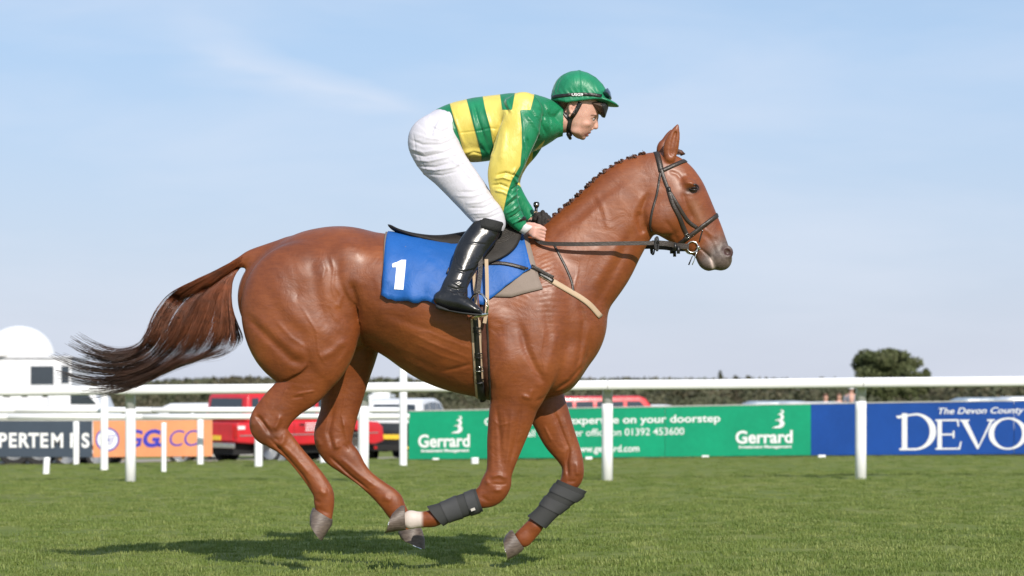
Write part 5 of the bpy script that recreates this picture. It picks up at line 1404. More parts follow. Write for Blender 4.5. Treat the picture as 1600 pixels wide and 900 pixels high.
for px_, lb in ((204, 'leftmost tall post of the near rail under the tail'), (568, 'near rail post seen between the hind legs'), (949, 'near rail post standing before the green hoarding right of the horse'), (1345, 'near rail post standing before the blue hoarding'), (1762, None), (-150, None)):
    p = rail_line(px_); z0 = float(gz(p.x, p.y)); 
    if lb is None: continue
    r = empty('rail_post', (p.x, p.y, z0), 'white ' + lb, 'post', GR)
    mb = MB(); n = 16; R = .066; H = 1.02
    mb.rings([[Vector((R * cos(2 * pi * k / n), R * sin(2 * pi * k / n), z)) for k in range(n)] for z in (-.1, .4, .8, .91)]); mb.build('shaft', M_white_plastic, r, True, local=True)
    # swan-neck top: slanted sleeve leaning towards the course, rail's shadow put into its grey
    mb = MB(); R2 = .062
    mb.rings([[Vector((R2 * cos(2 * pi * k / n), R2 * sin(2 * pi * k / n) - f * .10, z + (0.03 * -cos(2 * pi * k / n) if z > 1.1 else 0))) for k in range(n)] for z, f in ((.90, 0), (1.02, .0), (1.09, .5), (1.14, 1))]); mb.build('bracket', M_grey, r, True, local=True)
    postsA.append((p, z0))
rl = empty('running_rail', (rail_line(800).x, rail_line(800).y - .17, 1.0), 'long white plastic running rail across the whole track', 'rail')
ys_ = [-420, -150, 204, 568, 949, 1345, 1762, 2100]
for a, b in zip(ys_[:-1], ys_[1:]):
    A, B = rail_line(a), rail_line(b); mb = MB(); rings = []
    A.y -= .17; B.y -= .17
    za, zb = [float(gz(q.x, q.y)) + 1.135 for q in (A, B)]
    # target heights of the rail in the photo
    za = P(a, 611 - (a) * 15.8 / 1600, A.y).z; zb = P(b, 611 - (b) * 15.8 / 1600, B.y).z
    sh = [(-.055, -.04), (-.06, .0), (-.055, .04), (-.03, .058), (.03, .058), (.055, .04), (.06, 0), (.055, -.04), (.03, -.058), (-.03, -.058)]
    dv = (B - A).normalized(); nv = Vector((-dv.y, dv.x, 0))
    for Q_, z in ((A, za), (A * .5 + B * .5, (za + zb) / 2 - .004), (B, zb)): rings.append([Vector((Q_.x, Q_.y, z)) + nv * u + Vector((0, 0, v)) for u, v in sh])
    g_ = dv * .003; rings[0] = [v + g_ for v in rings[0]]; rings[-1] = [v - g_ for v in rings[-1]]
    mb.rings(rings); o = mb.build('rail_section', M_white_plastic, rl, True); o.modifiers.new('e', 'EDGE_SPLIT').split_angle = radians(50)
GB = 'posts of the far white rails'
for px_, pyb, h, w, lb in ((163, 734, 1.26, .13, 'tall white far post in front of the orange hoarding emblem'), (404, 730, .93, .135, 'white far post beside the red pickup rear wheel'), (119, 726, .84, .12, 'white far post before the dark slate hoarding lettering'),
                       (313, 725, .84, .12, 'white far post at the right end of the orange hoarding'), (505, 723, .84, .12, 'white stub post seen behind the far hind leg'),
                       (256, 737, .76, .08, 'thin greyish white marker post before the orange hoarding'), (72, 740, .25, .10, 'short white stub marker at far left of the turf'), (742, 724, .10, .13, 'low white peg beneath the green hoarding behind the foreleg'),
                       (630, 727, 1.72, .13, 'tallest white post at the left end of the green hoarding')):
    post(px_, pyb, h, w, lb, group=GB if h > .8 else None, name='rail_post' if h > .7 else 'marker_peg', cat='post' if h > .7 else 'peg', lean=.06 if px_ == 72 else 0)
for row, (x0, y0, x1, y1, d0_, d1_, hh_) in enumerate(((-200, 641, 636, 640.5, 33.0, 36.2, 9), (-200, 651.5, 640, 650.5, 36.9, 37.4, 9.5))):
    A, B = P(x0, y0, d0_ - D0), P(x1, y1, d1_ - D0); r = empty('far_rail', (A + B) / 2, ['upper white far rail passing behind the horse legs', 'lower white far rail just above the left hoardings'][row], 'rail')
    N_ = 4
    for i in range(N_):
        a = A + (B - A) * (i / N_ + .0004); b = A + (B - A) * ((i + 1) / N_ - .0004); hw = hh_ / F * 35 / 2
        mb = MB(); mb.rings([[q + Vector((0, u, v)) for u, v in ((-.04, -hw * .7), (-.05, 0), (-.04, hw * .7), (0, hw), (.04, hw * .7), (.05, 0), (.04, -hw * .7), (0, -hw))] for q in (a, b)]); mb.build('rail_section', M_white_plastic, r, True)
for i, (px_, py_) in enumerate(((681, 718), (1080 + 22, 714), (1284, 713.5), (920, 716))):
    p = base(px_, py_ + 1.5, 20); r = MB(); r.box(-.06, .06, -.04, .04, 0, .045); o = r.build('board_foot', M_white_plastic); o.location = p
    tag(o, ['small white foot block under the green hoarding near its left logo', 'small white foot block under the right half of the green hoarding', 'small white foot block below the start of the blue hoarding', 'small white foot block under the green hoarding web address'][i], 'block', 'white foot blocks under the hoardings')

# ------------------------------------------------------------------ hoardings
def board(name, pts, col, label, cat='hoarding', joints=(), th=.04, wav=.25, rough=.5):
    """pts: left (px, top, bottom, d) and right"""
    (xa, ta, ba, da), (xb, tb2, bb, db) = pts
    A, B = P(xa, ba, da - D0), P(xb, bb, db - D0); TA, TB = P(xa, ta, da - D0), P(xb, tb2, db - D0)
    ex = B - A; W = ex.length; ex = ex / W; H = ((TA - A).length + (TB - B).length) / 2
    ez = ((TA - A).normalized() + (TB - B).normalized()).normalized(); n = ez.cross(ex).normalized() * -1      # towards the camera
    if n.y > 0: n = -n
    r = empty(name, tuple(A), label, cat)
    M = Matrix(((ex.x, ez.x, n.x, A.x), (ex.y, ez.y, n.y, A.y), (ex.z, ez.z, n.z, A.z), (0, 0, 0, 1)))
    mt = NT(name + '_panel', col, rough, spec=.4); f = mt.noise(1.3, 5); mt.color(mt.mix(.12, mt.ramp(f, [(.3, tuple(c * .88 for c in col)), (.7, tuple(min(1, c * 1.1) for c in col))]), mt.ramp(mt.noise(14, 6, .8), [(.45, tuple(c * .7 for c in col)), (.6, tuple(min(1, c * 1.3) for c in col))]))); mt.bump(mt.noise(2.2, 4, .5, vscale=(1, 1, .4)), wav, .03)
    js = [0] + [(j - xa) / (xb - xa) * W for j in joints] + [W]
    for a, b in zip(js[:-1], js[1:]):
        mb = MB(); mb.box(a + .004, b - .004, 0, H, -th, 0, M); o = mb.build('panel', mt.m, r); bevel(o, .004, 1)
    mb = MB(); mb.box(0, W, H + .002, H + .022, -th - .01, .008, M); mb.build('top_edge', simple(name + '_edge', (.45, .45, .42), .5), r)
    nb = max(2, int(W / 2.2))
    for i in range(nb):
        x = W * (i + .5) / nb; mb = MB(); mb.box(x - .03, x + .03, -.06, H * .95, -th - .07, -th - .003, M); mb.build('batten', M_wood, r)
    return r, M, W, H
M_wood = simple('batten_wood', (.22, .16, .10), .8)
M_blueprint = simple('blue_ink', (.035, .035, .40), .5)
# depths that put each foot on the ground
def dep(px, py): p = base(px, py, 30); return p.y + D0
gb, MG, WG, HG = board('green_hoarding', ((638, 643, 718, 38.2), (1267.2, 632, 711.5, 35.9)), (.003, .300, .150), 'long green hoarding with white logos and phone number', joints=(1048,))
def onb(M, W, H, xa, xb, px, fy): return M @ Matrix.Translation((W * (px - xa) / (xb - xa), H * fy, .004))
def gput(px, py_, body, wpx, hpx, off=.008, **k):
    """lettering with its left end at px and base line py_, wpx wide"""
    top = 643 - (px - 638) * 11 / 627; bot = 718 - (px - 638) * 6.5 / 627; fy = (bot - py_) / (bot - top)
    sc = HG / (bot - top); h = hpx * sc / .70
    cu = bpy.data.curves.new('t', 'FONT'); cu.body = body; cu.size = h; to_ = bpy.data.objects.new('t', cu); C.objects.link(to_); bpy.context.view_layer.update(); w0 = to_.dimensions.x; bpy.data.objects.remove(to_)
    xs_ = wpx * WG / 627 / w0
    return text_obj(body, h, M_letter, gb, onb(MG, WG, HG, 638, 1265, px, fy), depth=.0015, offset=off * h, xs=xs_, **k)
for x0, yb_ in ((654, 698.5), (1153, 692.5)):
    gput(x0, yb_, 'Gerrard', 83, 19, .028)
    gput(x0 + 5, yb_ + 8, 'Investment Management', 78, 4.6, .03)
    # three stacked crescents above the name
    for (cx_, cy_, rw, rh) in ((61 + x0 + 4, yb_ - 29.5, 14.5, 7.0), (61 + x0 + 6, yb_ - 39.5, 9.5, 5.2), (61 + x0 + 8, yb_ - 47.5, 6.0, 3.0)):
        poly = []
        for k in range(15): a = radians(120 - 215 * k / 14); poly.append((cx_ + rw * .55 * cos(a) , cy_ - rh * sin(a)))
        for k in range(15): a = radians(-95 + 215 * k / 14) if k < 14 else radians(110); poly.append((cx_ - rw * .32 + rw * .42 * cos(a), cy_ - rh * .05 - rh * .62 * sin(a)))
        poly.insert(15, (cx_ - rw * .75, cy_ + rh * .95)); sc = HG / 77; pl = [((x - 638) / 627 * WG, ((718 - (x0 + 60 - 638) * 6.5 / 627) - y) / 77.5 * HG) for x, y in poly]
        mb = MB(); n_ = len(pl); V = [MG @ Vector((x, z, .006)) for x, z in pl] + [MG @ Vector((x, z, .001)) for x, z in pl]
        mb.add(V, [tuple(range(n_)), tuple(range(2 * n_ - 1, n_ - 1, -1))] + [(i, (i + 1) % n_, n_ + (i + 1) % n_, n_ + i) for i in range(n_)]); mb.build('emblem', M_letter, gb)
gput(762, 664.5, 'Get investment expertise on your doorstep', 367, 11.5, .02)
gput(820, 682.5, 'Call our Exeter office on 01392 453600', 255, 11, .006)
gput(904, 706.5, 'www.gerrard.com', 103, 10.5, .02)
bb_, MBl, WB, HBd = board('blue_hoarding', ((1266.5, 631.5, 711.5, 35.9), (1760, 624.5, 708.5, 34.1)), (.007, .062, .300), 'royal blue hoarding with large white serif lettering', joints=(1590,))
def serif(ch, x0, w, h):
    """simple roman capitals as polygons: x from x0, unit height h"""
    st, th = .20 * h, .055 * h; S = []
    def poly(p): S.append(p)
    def stem(x, a=0, b=1): poly([(x, a * h), (x + st * .72, a * h), (x + st * .72, b * h), (x, b * h)])
    def srf(x, y): poly([(x - st * .34, y), (x + st * 1.06, y), (x + st * 1.06, y + th), (x - st * .34, y + th)])
    def arc(cx, cy, ro, zo, ri, zi, a0, a1, n=26):
        o = [(cx + ro * cos(radians(a0 + (a1 - a0) * k / n)), cy + zo * sin(radians(a0 + (a1 - a0) * k / n))) for k in range(n + 1)]
        i = [(cx + ri * cos(radians(a0 + (a1 - a0) * k / n)), cy + zi * sin(radians(a0 + (a1 - a0) * k / n))) for k in range(n + 1)]
        for k in range(n): poly([o[k], o[k + 1], i[k + 1], i[k]])
    if ch == 'D':
        stem(x0 + st * .3); poly([(x0 - st * .55, h * 0.93), (x0 + st * .9, h * .96), (x0 + w * .45, h), (x0 + w * .45, h - th), (x0 + st * .9, h - th * 1.6), (x0 - st * .2, h * .86)]); srf(x0 + st * .3, 0); poly([(x0 + st * .3, 0), (x0 + w * .42, 0), (x0 + w * .42, th), (x0 + st * .3, th)])
        arc(x0 + w * .42, h / 2, w * .58, h / 2, w * .58 - st * .85, h / 2 - th, -90, 90)
    if ch == 'E':
        stem(x0); srf(x0, 0); srf(x0, h - th)
        for y, l in ((0, 1), (h * .5 - th / 2, .74), (h - th, .92)): poly([(x0, y), (x0 + w * l, y), (x0 + w * l, y + th), (x0, y + th)])
        poly([(x0 + w - th, th), (x0 + w, th), (x0 + w * 1.06, h * .26), (x0 + w * 1.0, h * .26)]); poly([(x0 + w * .92 - th, h - th), (x0 + w * .92, h - th), (x0 + w * .94, h * .76), (x0 + w * .89, h * .76)]); poly([(x0 + w * .74 - th, h * .38), (x0 + w * .74, h * .38), (x0 + w * .74, h * .62), (x0 + w * .74 - th, h * .62)])
    if ch == 'V':
        poly([(x0, h - th), (x0 + st * .95, h - th), (x0 + w * .5 + st * .28, h * .12), (x0 + w * .5, 0)]); poly([(x0 + w - st * .4, h - th), (x0 + w, h - th), (x0 + w * .5 + st * .2, 0), (x0 + w * .5, 0)])
        poly([(x0 - st * .3, h - th), (x0 + st * 1.3, h - th), (x0 + st * 1.3, h), (x0 - st * .3, h)]); poly([(x0 + w - st * .9, h - th), (x0 + w + st * .35, h - th), (x0 + w + st * .35, h), (x0 + w - st * .9, h)])
    if ch == 'O': arc(x0 + w / 2, h / 2, w / 2, h / 2 * 1.03, w / 2 - st * .85, h / 2 - th * .7, 0, 360, 44)
    if ch == 'N':
        for x in (x0, x0 + w - st * .35): poly([(x, 0), (x + st * .35, 0), (x + st * .35, h), (x, h)])
        poly([(x0, h), (x0 + st * .9, h), (x0 + w, 0), (x0 + w - st * .7, 0)]); srf(x0 - st * .2, 0)
    return S
k_ = WB / (1760 - 1266.5)
for ch, px_, wpx, hpx, yb_ in (('D', 1411, 58, 58, 703.5), ('E', 1471, 36, 47, 702.5), ('V', 1509, 48, 46, 702), ('O', 1551, 60, 48, 702), ('N', 1617, 44, 47, 701)):
    y0 = (711.5 - (px_ - 1266.5) * 3 / 493 - yb_) / 81.5 * HBd
    for p in [serif(ch, 0, wpx * k_, hpx / 81.5 * HBd)]:
        mb = MB(); 
        for i, pl in enumerate(p):
            zf = .005 + .0004 * i / 10
            n_ = len(pl); V = [MBl @ Vector((x + (px_ - 1266.5) * k_, z + y0, zf)) for x, z in pl]; mb.add(V, [tuple(range(n_))])
        mb.build('lettering', M_letter, bb_)
def bput(px, py_, body, wpx, hpx, off=.0, **kw):
    y0 = (711.5 - (px - 1266.5) * 3 / 493 - py_) / 81.5 * HBd; h = hpx / 81.5 * HBd / .7
    return text_obj(body, h, M_letter, bb_, MBl @ Matrix.Translation(((px - 1266.5) * k_, y0, .004)), depth=.001, offset=off * h, xs=kw.pop('xs', 1.1), **kw)
bput(1470, 647, 'The Devon County Ways', 0, 9.5, .012, shear=.25, xs=1.22)
sb_, MS, WS, HS = board('slate_hoarding', ((-60, 657.5, 714, 41), (144, 657.5, 714.5, 41)), (.045, .062, .088), 'dark slate grey hoarding with white capital letters', wav=.1)
ks = WS / 204
for ch, px_ in zip('PERTEMPS', (-3, 13, 28.5, 44.5, 62, 79, 108.5, 127.5)):
    text_obj(ch, .40, M_letter, sb_, MS @ Matrix.Translation(((px_ + 60) * ks, (714.3 - 698.5) / 56.8 * HS, .004)), depth=.001, offset=.012, xs=.86)
ob_, MO, WO, HO = board('orange_hoarding', ((145, 657, 714.5, 41), (332, 656.5, 713, 41)), (.72, .285, .130), 'salmon orange hoarding with blue lettering and round emblem', wav=.1)
ko = WO / 187
def disc(cx, cy, r, z, mat, nm, inner=0.0):
    mb = MB(); n_ = 28; c = [MO @ Vector(((cx - 145) * ko + r * ko * cos(2 * pi * k / n_), (714.5 - cy) / 57 * HO + r * ko * sin(2 * pi * k / n_), z)) for k in range(n_)]
    if inner: ci_ = [MO @ Vector(((cx - 145) * ko + inner * ko * cos(2 * pi * k / n_), (714.5 - cy) / 57 * HO + inner * ko * sin(2 * pi * k / n_), z)) for k in range(n_)]; mb.add(c + ci_, [(k, (k + 1) % n_, n_ + (k + 1) % n_, n_ + k) for k in range(n_)])
    else: mb.add(c, [tuple(range(n_))])
    return mb.build(nm, mat, ob_)
disc(168, 687, 16.5, .004, M_letter, 'emblem'); disc(168, 687, 18.5, .006, M_blueprint, 'emblem_ring', 16); disc(168, 687, 3, .007, M_blueprint, 'emblem_dot')
for k in range(4):
    mb = MB(); y = 681 + k * 4.2; mb.add([MO @ Vector(((x - 145) * ko, (714.5 - yy) / 57 * HO, .008)) for x, yy in ((157 + k, y + 1), (182 - k * 2, y - 1.2), (182 - k * 2, y), (157 + k, y + 2.2))], [(0, 1, 2, 3)]); mb.build('emblem_stroke', M_blueprint, ob_)
for ch, px_, xs_, of in (('G', 194, 1.0, .012), ('G', 221, 1.02, .018), ('.', 245, 1.1, .012), ('C', 261, .98, -.004), ('O', 284, 1.0, -.004)):
    text_obj(ch, .47, M_blueprint, ob_, MO @ Matrix.Translation(((px_ - 145) * ko, (714.5 - 698) / 57 * HO, .004)), depth=.001, offset=of, xs=xs_, shear=.18)

# ------------------------------------------------------------------ vehicles
def paint(name, col, rough=.3): 
    t = NT(name, col, rough, spec=.5); t.color(t.ramp(t.noise(3, 5), [(.3, tuple(c * .85 for c in col)), (.7, tuple(min(1, c * 1.1) for c in col))])); t.b.inputs['Coat Weight'].default_value = .4; t.b.inputs['Coat Roughness'].default_value = .15
    t.rough(t.ramp(t.noise(8, 6, .7), [(.3, (rough,) * 3), (.7, (min(1, rough + .25),) * 3)])); return t.m
M_red = paint('red_car_paint', (.56, .014, .022)); M_white = paint('white_car_paint', (.72, .73, .75)); M_black = paint('black_car_paint', (.015, .016, .018))
M_glass = simple('tinted_window', (.030, .040, .050), .06, var=.1, spec=.8); M_tyre = simple('tyre_rubber', (.018, .018, .018), .85, bump=.3); M_alloy = simple('silver_wheel', (.50, .50, .49), .35, metal=.6)
M_plate = simple('yellow_plate', (.78, .52, .04), .5); M_lampr = simple('red_lamp_glass', (.55, .02, .02), .15); M_under = simple('dark_underside', (.012, .012, .012), .8); M_silverblue = paint('silver_blue_paint', (.30, .36, .42))
def hexa(x0, x1, yb, z0, z1, tx0=0, tx1=0, ty=0):
    """box whose top is drawn in: tx0/tx1 at the ends, ty on both sides"""
    return [(x0, -yb, z0), (x1, -yb, z0), (x1, yb, z0), (x0, yb, z0), (x0 + tx0, -yb + ty, z1), (x1 - tx1, -yb + ty, z1), (x1 - tx1, yb - ty, z1), (x0 + tx0, yb - ty, z1)]
HF = [(0, 3, 2, 1), (4, 5, 6, 7), (0, 1, 5, 4), (1, 2, 6, 5), (2, 3, 7, 6), (3, 0, 4, 7)]
def wheel(r_, x, y, R, sg, w=.23):
    mb = MB(); n = 26; pr_ = [(0, R * .62), (.01, R * .80), (.0, R * .93), (.04, R), (w - .04, R), (w, R * .93), (w, R * .62)]
    mb.rings([[Vector((x + q * cos(2 * pi * k / n), y - sg * (w / 2 - a), R + q * sin(2 * pi * k / n))) for k in range(n)] for a, q in pr_], cap=False); t = mb.build('wheel', M_tyre, r_, True, local=True); t.modifiers.new('e', 'EDGE_SPLIT').split_angle = radians(40)
    mb = MB(); yy = y + sg * (w / 2 - .0)
    mb.rings([[Vector((x + q * cos(2 * pi * k / n), y + sg * (w / 2 - a), R + q * sin(2 * pi * k / n))) for k in range(n)] for a, q in ((.006, R * .70), (.0, R * .62), (.035, R * .50), (.02, R * .22), (.01, R * .12))]); mb.build('rim', M_alloy, t, True, local=True)
    for k in range(6):
        a = 2 * pi * k / 6; mb = MB(); c0 = Vector((x + R * .40 * cos(a), y + sg * (w / 2 - .022), R + R * .40 * sin(a))); mb.tube([c0, c0 + Vector((0, sg * .006, 0))], R * .07, 8); mb.build('rim_hole', M_under, t, True, local=True)
def pane(name, pts, mat, parent, th=.012, nrm=(0, -1, 0)):
    n = Vector(nrm); mb = MB(); k = len(pts); V = [Vector(p) for p in pts] + [Vector(p) + n * th for p in pts]
    mb.add(V, [tuple(range(k)), tuple(range(2 * k - 1, k - 1, -1))] + [(i, (i + 1) % k, k + (i + 1) % k, k + i) for i in range(k)]); return mb.build(name, mat, parent, local=True)
def body_prof(name, prof, yb, mat, r_, tum=.0, zt=1.0, bev=.05):
    """side profile (x, z) with barrelled flanks"""
    n = len(prof); rings = []
    for y, s in ((-yb, 1), (-yb * .97, 1.0), (yb * .97, 1.0), (yb, 1)):
        rings.append([Vector((x, y * (1 - tum * max(0, z - zt)), z)) for x, z in prof])
    mb = MB(); mb.rings([rings[0], rings[3]]); o = mb.build(name, mat, r_, False, local=True); bevel(o, bev, 3); o.data.shade_smooth(); return o
def pickup(p, rz, label):
    """double-cab pickup, rear at x = 0, nose at x = 4.6, near flank at y = -.85"""
    r_ = empty('pickup_truck', tuple(p), label, 'pickup truck', rz=rz)
    body_prof('body', [(0, .55), (0, 1.02), (1.62, 1.03), (1.66, 1.04), (3.30, 1.06), (4.42, .98), (4.58, .86), (4.62, .50), (4.30, .42), (3.98, .46), (3.90, .70), (3.62, .80), (3.34, .70), (3.26, .46), (1.32, .46), (1.24, .70), (.95, .80), (.66, .70), (.58, .50)], .86, M_red, r_)
    b = body_prof('cab', [(.30, 1.02), (.38, 1.64), (.50, 1.72), (2.85, 1.74), (3.02, 1.68), (3.50, 1.04)], .82, M_red, r_, tum=.16, zt=1.02, bev=.06)
    mb = MB(); mb.box(.08, .28, -.76, .76, .80, 1.035); mb.build('load_bed', M_under, r_, local=True)
    for sg in (-1, 1):
        def Wn(pts): return [(x, sg * (.82 * (1 - .16 * (z - 1.02)) + .004), z) for x, z in pts]
        for q in ([(.44, 1.12), (.50, 1.58), (.70, 1.59), (.70, 1.12)], [(.78, 1.12), (.78, 1.59), (1.08, 1.60), (1.08, 1.12)], [(1.17, 1.12), (1.17, 1.59), (1.62, 1.60), (1.62, 1.12)], [(1.72, 1.10), (1.72, 1.60), (1.98, 1.60), (1.98, 1.10)], [(2.05, 1.10), (2.05, 1.59), (2.42, 1.60), (2.42, 1.10)], [(2.52, 1.10), (2.52, 1.60), (2.86, 1.60), (3.04, 1.40), (3.04, 1.10)]):
            pane('window', Wn(q), M_glass, r_, nrm=(0, sg, 0), th=.006)
        for xx in (1.70, 2.47, 3.30): mb = MB(); mb.box(xx - .004, xx + .004, sg * .862 - .002, sg * .862 + .002, .55, 1.02); mb.build('door_gap', M_under, r_, local=True)
        for xx in (1.86, 2.60): mb = MB(); mb.box(xx, xx + .15, sg * .875 - .012, sg * .875 + .012, .93, .965); mb.build('door_handle', M_under, r_, local=True)
        mb = MB(); mb.box(.05, 4.4, sg * .868 - .006, sg * .868 + .006, .70, .725); mb.build('trim_strip', M_steel, r_, local=True)
        for k in range(4): mb = MB(); mb.box(2.05, 2.42 - .03 * (k % 2), sg * .866 - .003, sg * .866 + .003, .96 - k * .055, .982 - k * .055); mb.build('door_stripe', M_letter, r_, local=True)
        mb = MB(); mb.box(3.22, 3.30, sg * .92 - .09, sg * .92 + .09, 1.06, 1.22); mb.build('mirror', M_under, r_, local=True)
        for xx in (.95, 3.62): wheel(r_, xx, sg * .76, .37, sg)
        mb = MB(); mb.box(-.012, .03, sg * .78 - .07, sg * .78 + .07, .68, .92); mb.build('tail_lamp', M_lampr, r_, local=True)
        mb = MB(); mb.box(.0, .2, sg * .864 - .01, sg * .864 + .01, .86, .94); mb.build('side_lamp', M_letter, r_, local=True)
    pane('rear_window', [(.30, -.62, 1.14), (.36, -.58, 1.58), (.36, .58, 1.58), (.30, .62, 1.14)], M_glass, r_, nrm=(-1, 0, .2))
    pane('windscreen', [(3.42, -.66, 1.12), (3.08, -.60, 1.60), (3.08, .60, 1.60), (3.42, .66, 1.12)], M_glass, r_, nrm=(1, 0, .7))
    mb = MB(); mb.box(-.12, -.02, -.80, .80, .42, .54); bevel(mb.build('rear_bumper', M_steel, r_, local=True), .02)
    mb = MB(); mb.box(-.03, -.012, -.70, .70, .60, .99); mb.build('tailgate', M_red, r_, local=True)
    mb = MB(); mb.box(-.045, -.031, -.26, .26, .60, .71); mb.build('number_plate', M_plate, r_, local=True)
    mb = MB(); mb.box(.05, 4.5, -.60, .60, .26, .50); mb.build('chassis', M_under, r_, local=True)
    return r_
def wagon(p, rz, col, label, name='estate_car', cat='car', H=1.5, L=4.3, roofcol=None, rear=True):
    r_ = empty(name, tuple(p), label, cat, rz=rz); k = H / 1.5
    body_prof('body', [(0, .35), (-.02, .75 * k), (.05, .92 * k), (3.15, .95 * k), (4.05, .82 * k), (L, .62 * k), (L, .30), (3.9, .28), (3.62, .60), (3.2, .60), (2.95, .26), (1.3, .26), (1.05, .60), (.62, .60), (.40, .28)], .84, col, r_)
    body_prof('roof', [(.05, .91 * k), (.32, 1.40 * k), (.55, 1.49 * k), (2.0, H), (2.45, 1.42 * k), (3.15, .94 * k)], .80, roofcol or col, r_, tum=.18, zt=.9, bev=.08)
    for sg in (-1, 1):
        def Wn(pts): return [(x, sg * (.80 * (1 - .18 * (z * k - .9)) + .006), z * k) for x, z in pts]
        for q in ([(.42, 1.0), (.58, 1.36), (1.10, 1.40), (1.10, 1.0)], [(1.18, 1.0), (1.18, 1.41), (1.85, 1.41), (1.85, 1.0)], [(1.93, 1.0), (1.93, 1.41), (2.32, 1.36), (2.80, 1.0)]): pane('window', Wn(q), M_glass, r_, nrm=(0, sg, 0), th=.006)
        for xx in (.84, 3.42): wheel(r_, xx, sg * .76, .31, sg, .2)
        mb = MB(); mb.box(-.03, .03, sg * .70 - .10, sg * .70 + .10, .62 * k, .82 * k); mb.build('tail_lamp', M_lampr, r_, local=True)
        mb = MB(); mb.box(2.75, 2.86, sg * .90 - .08, sg * .90 + .08, .95 * k, 1.06 * k); mb.build('mirror', col, r_, local=True)
    pane('rear_window', [(.10, -.62, 1.0 * k), (.30, -.56, 1.36 * k), (.30, .56, 1.36 * k), (.10, .62, 1.0 * k)], M_glass, r_, nrm=(-1, 0, .4), th=.02)
    pane('windscreen', [(3.06, -.66, 1.0 * k), (2.52, -.58, 1.38 * k), (2.52, .58, 1.38 * k), (3.06, .66, 1.0 * k)], M_glass, r_, nrm=(.6, 0, 1), th=.02)
    mb = MB(); mb.box(-.05, -.02, -.27, .27, .55 * k, .66 * k); mb.build('number_plate', M_plate, r_, local=True)
    mb = MB(); mb.box(-.08, .02, -.80, .80, .30, .46); bevel(mb.build('rear_bumper', M_under, r_, local=True), .02)
    for yy in (-.45, .45): mb = MB(); mb.box(-.09, -.07, yy - .08, yy + .08, .36, .42); mb.build('fog_lamp', M_lampr if yy > 0 else M_plate, r_, local=True)
    return r_
# red pickup: rear corner seen at px 375, nose near 585
pr = P(322, 722, 46.5 - D0); z = float(gz(pr.x, pr.y)); sc_ = 46.5
def place(px, d): q = P(px, 600, d - D0); return (q.x, q.y, float(gz(q.x, q.y)))
truck = pickup(place(336, 48), radians(46), 'red double cab pickup parked behind the far rail')
wagon(place(612, 53), radians(78), M_black, 'black estate car with yellow number plate and white roof beside the tall post', roofcol=M_white, H=1.66)
pickup(place(822, 53), radians(10), 'red pickup cab showing above the green hoarding').location.z -= .05
rows = [(236, 54, 5, M_white, 'white car with low roof left of the red pickup', 1.64), (292, 60, 8, M_silverblue, 'silver blue car roof just left of the red pickup cab', 1.66), (965 - 5, 66, 178, M_white, 'white car roof barely showing above the middle of the green hoarding', 1.45)]
for px_, d, rz, col, lb, h in rows[:2]: wagon(place(px_, d), radians(rz), col, lb, H=h, name='parked_car')
def roof_at(px, py_top, d, L, rz, col, label, name='parked_car', cat='car', H=1.5):
    x, y, z = place(px, d); zt = P(px, py_top, y).z
    return wagon((x, y, zt - H), radians(rz), col, label, H=H, L=4.3, name=name, cat=cat)
roof_at(938, 632.5, 62, 4, 3, M_white, 'white car roof barely showing above the middle of the green hoarding')
roof_at(1150, 626.5, 66, 4, 4, M_silverblue, 'silver car roof left of the spectators above the green hoarding', H=1.45)
roof_at(1200, 628, 60, 4, 2, M_white, 'white car roof above the right end of the green hoarding', H=1.45)
roof_at(1478, 621, 66, 4, 4, M_silverblue, 'silver car roof above the large blue letters', H=1.45)
roof_at(1545, 619.5, 61, 4, 2, M_white, 'white car roof at far right above the blue hoarding', H=1.45)
# broadcast truck with radomes at far left
bx = place(-150, 56)
bt_ = empty('broadcast_truck', bx, 'white broadcast truck with satellite domes on its roof at far left', 'truck')
s56 = 56 / F
def Lx(px): return (px + 150) * s56
def Lz(py): return P(0, py, 56 - D0).z - bx[2]
mb = MB(); mb.box(0, Lx(112), 0, 2.4, Lz(640), Lz(560)); bevel(mb.build('body', M_white, bt_, local=True), .06)
mb = MB(); mb.box(0, Lx(108), .04, 2.36, Lz(690), Lz(642)); mb.build('lower_body', M_white, bt_, local=True)
mb = MB(); mb.box(Lx(-140), Lx(106), .1, 2.3, Lz(704), Lz(691)); mb.build('chassis', M_under, bt_, local=True)
mb = MB(); mb.box(-.02, Lx(114), -.05, 2.45, Lz(559.5), Lz(557)); mb.build('roof_edge', M_white, bt_, local=True)
for x0, x1, y0, y1 in ((47, 85, 571, 602), (95, 109, 571, 600), (-60, -20, 572, 602)):
    mb = MB(); mb.box(Lx(x0), Lx(x1), -.015, .02, Lz(y1), Lz(y0)); w_ = mb.build('window_frame', M_white, bt_, local=True)
    mb = MB(); mb.box(Lx(x0 + 1.2), Lx(x1 - 1.2), -.022, -.016, Lz(y1 - 1.2), Lz(y0 + 1.2)); mb.build('window', M_glass, w_, local=True)
for x0 in (30,): mb = MB(); mb.box(Lx(x0), Lx(x0 + .8), -.006, .01, Lz(612), Lz(566)); mb.build('panel_seam', M_grey, bt_, local=True)
for x0, x1 in ((5, 16), (34, 43), (66, 84)): mb = MB(); mb.box(Lx(x0), Lx(x1), -.02, .02, Lz(620), Lz(617)); mb.build('vent', M_under, bt_, local=True)
for xx in (-110, -60, 20, 60): wheel(bt_, Lx(xx), .25, .48, -1, .3)
def dome(nm, cx, cy, R, rz_, y, parent):
    mb = MB(); n = 28; c0 = Vector((Lx(cx), y, Lz(cy))); rings = []
    for i in range(12): a = pi / 2 * i / 11.5; rings.append([c0 + Vector((R * cos(a) * cos(2 * pi * k / n), R * cos(a) * sin(2 * pi * k / n), rz_ * sin(a))) for k in range(n)])
    mb.rings(rings); return mb.build(nm, M_radome, parent, True, local=True)
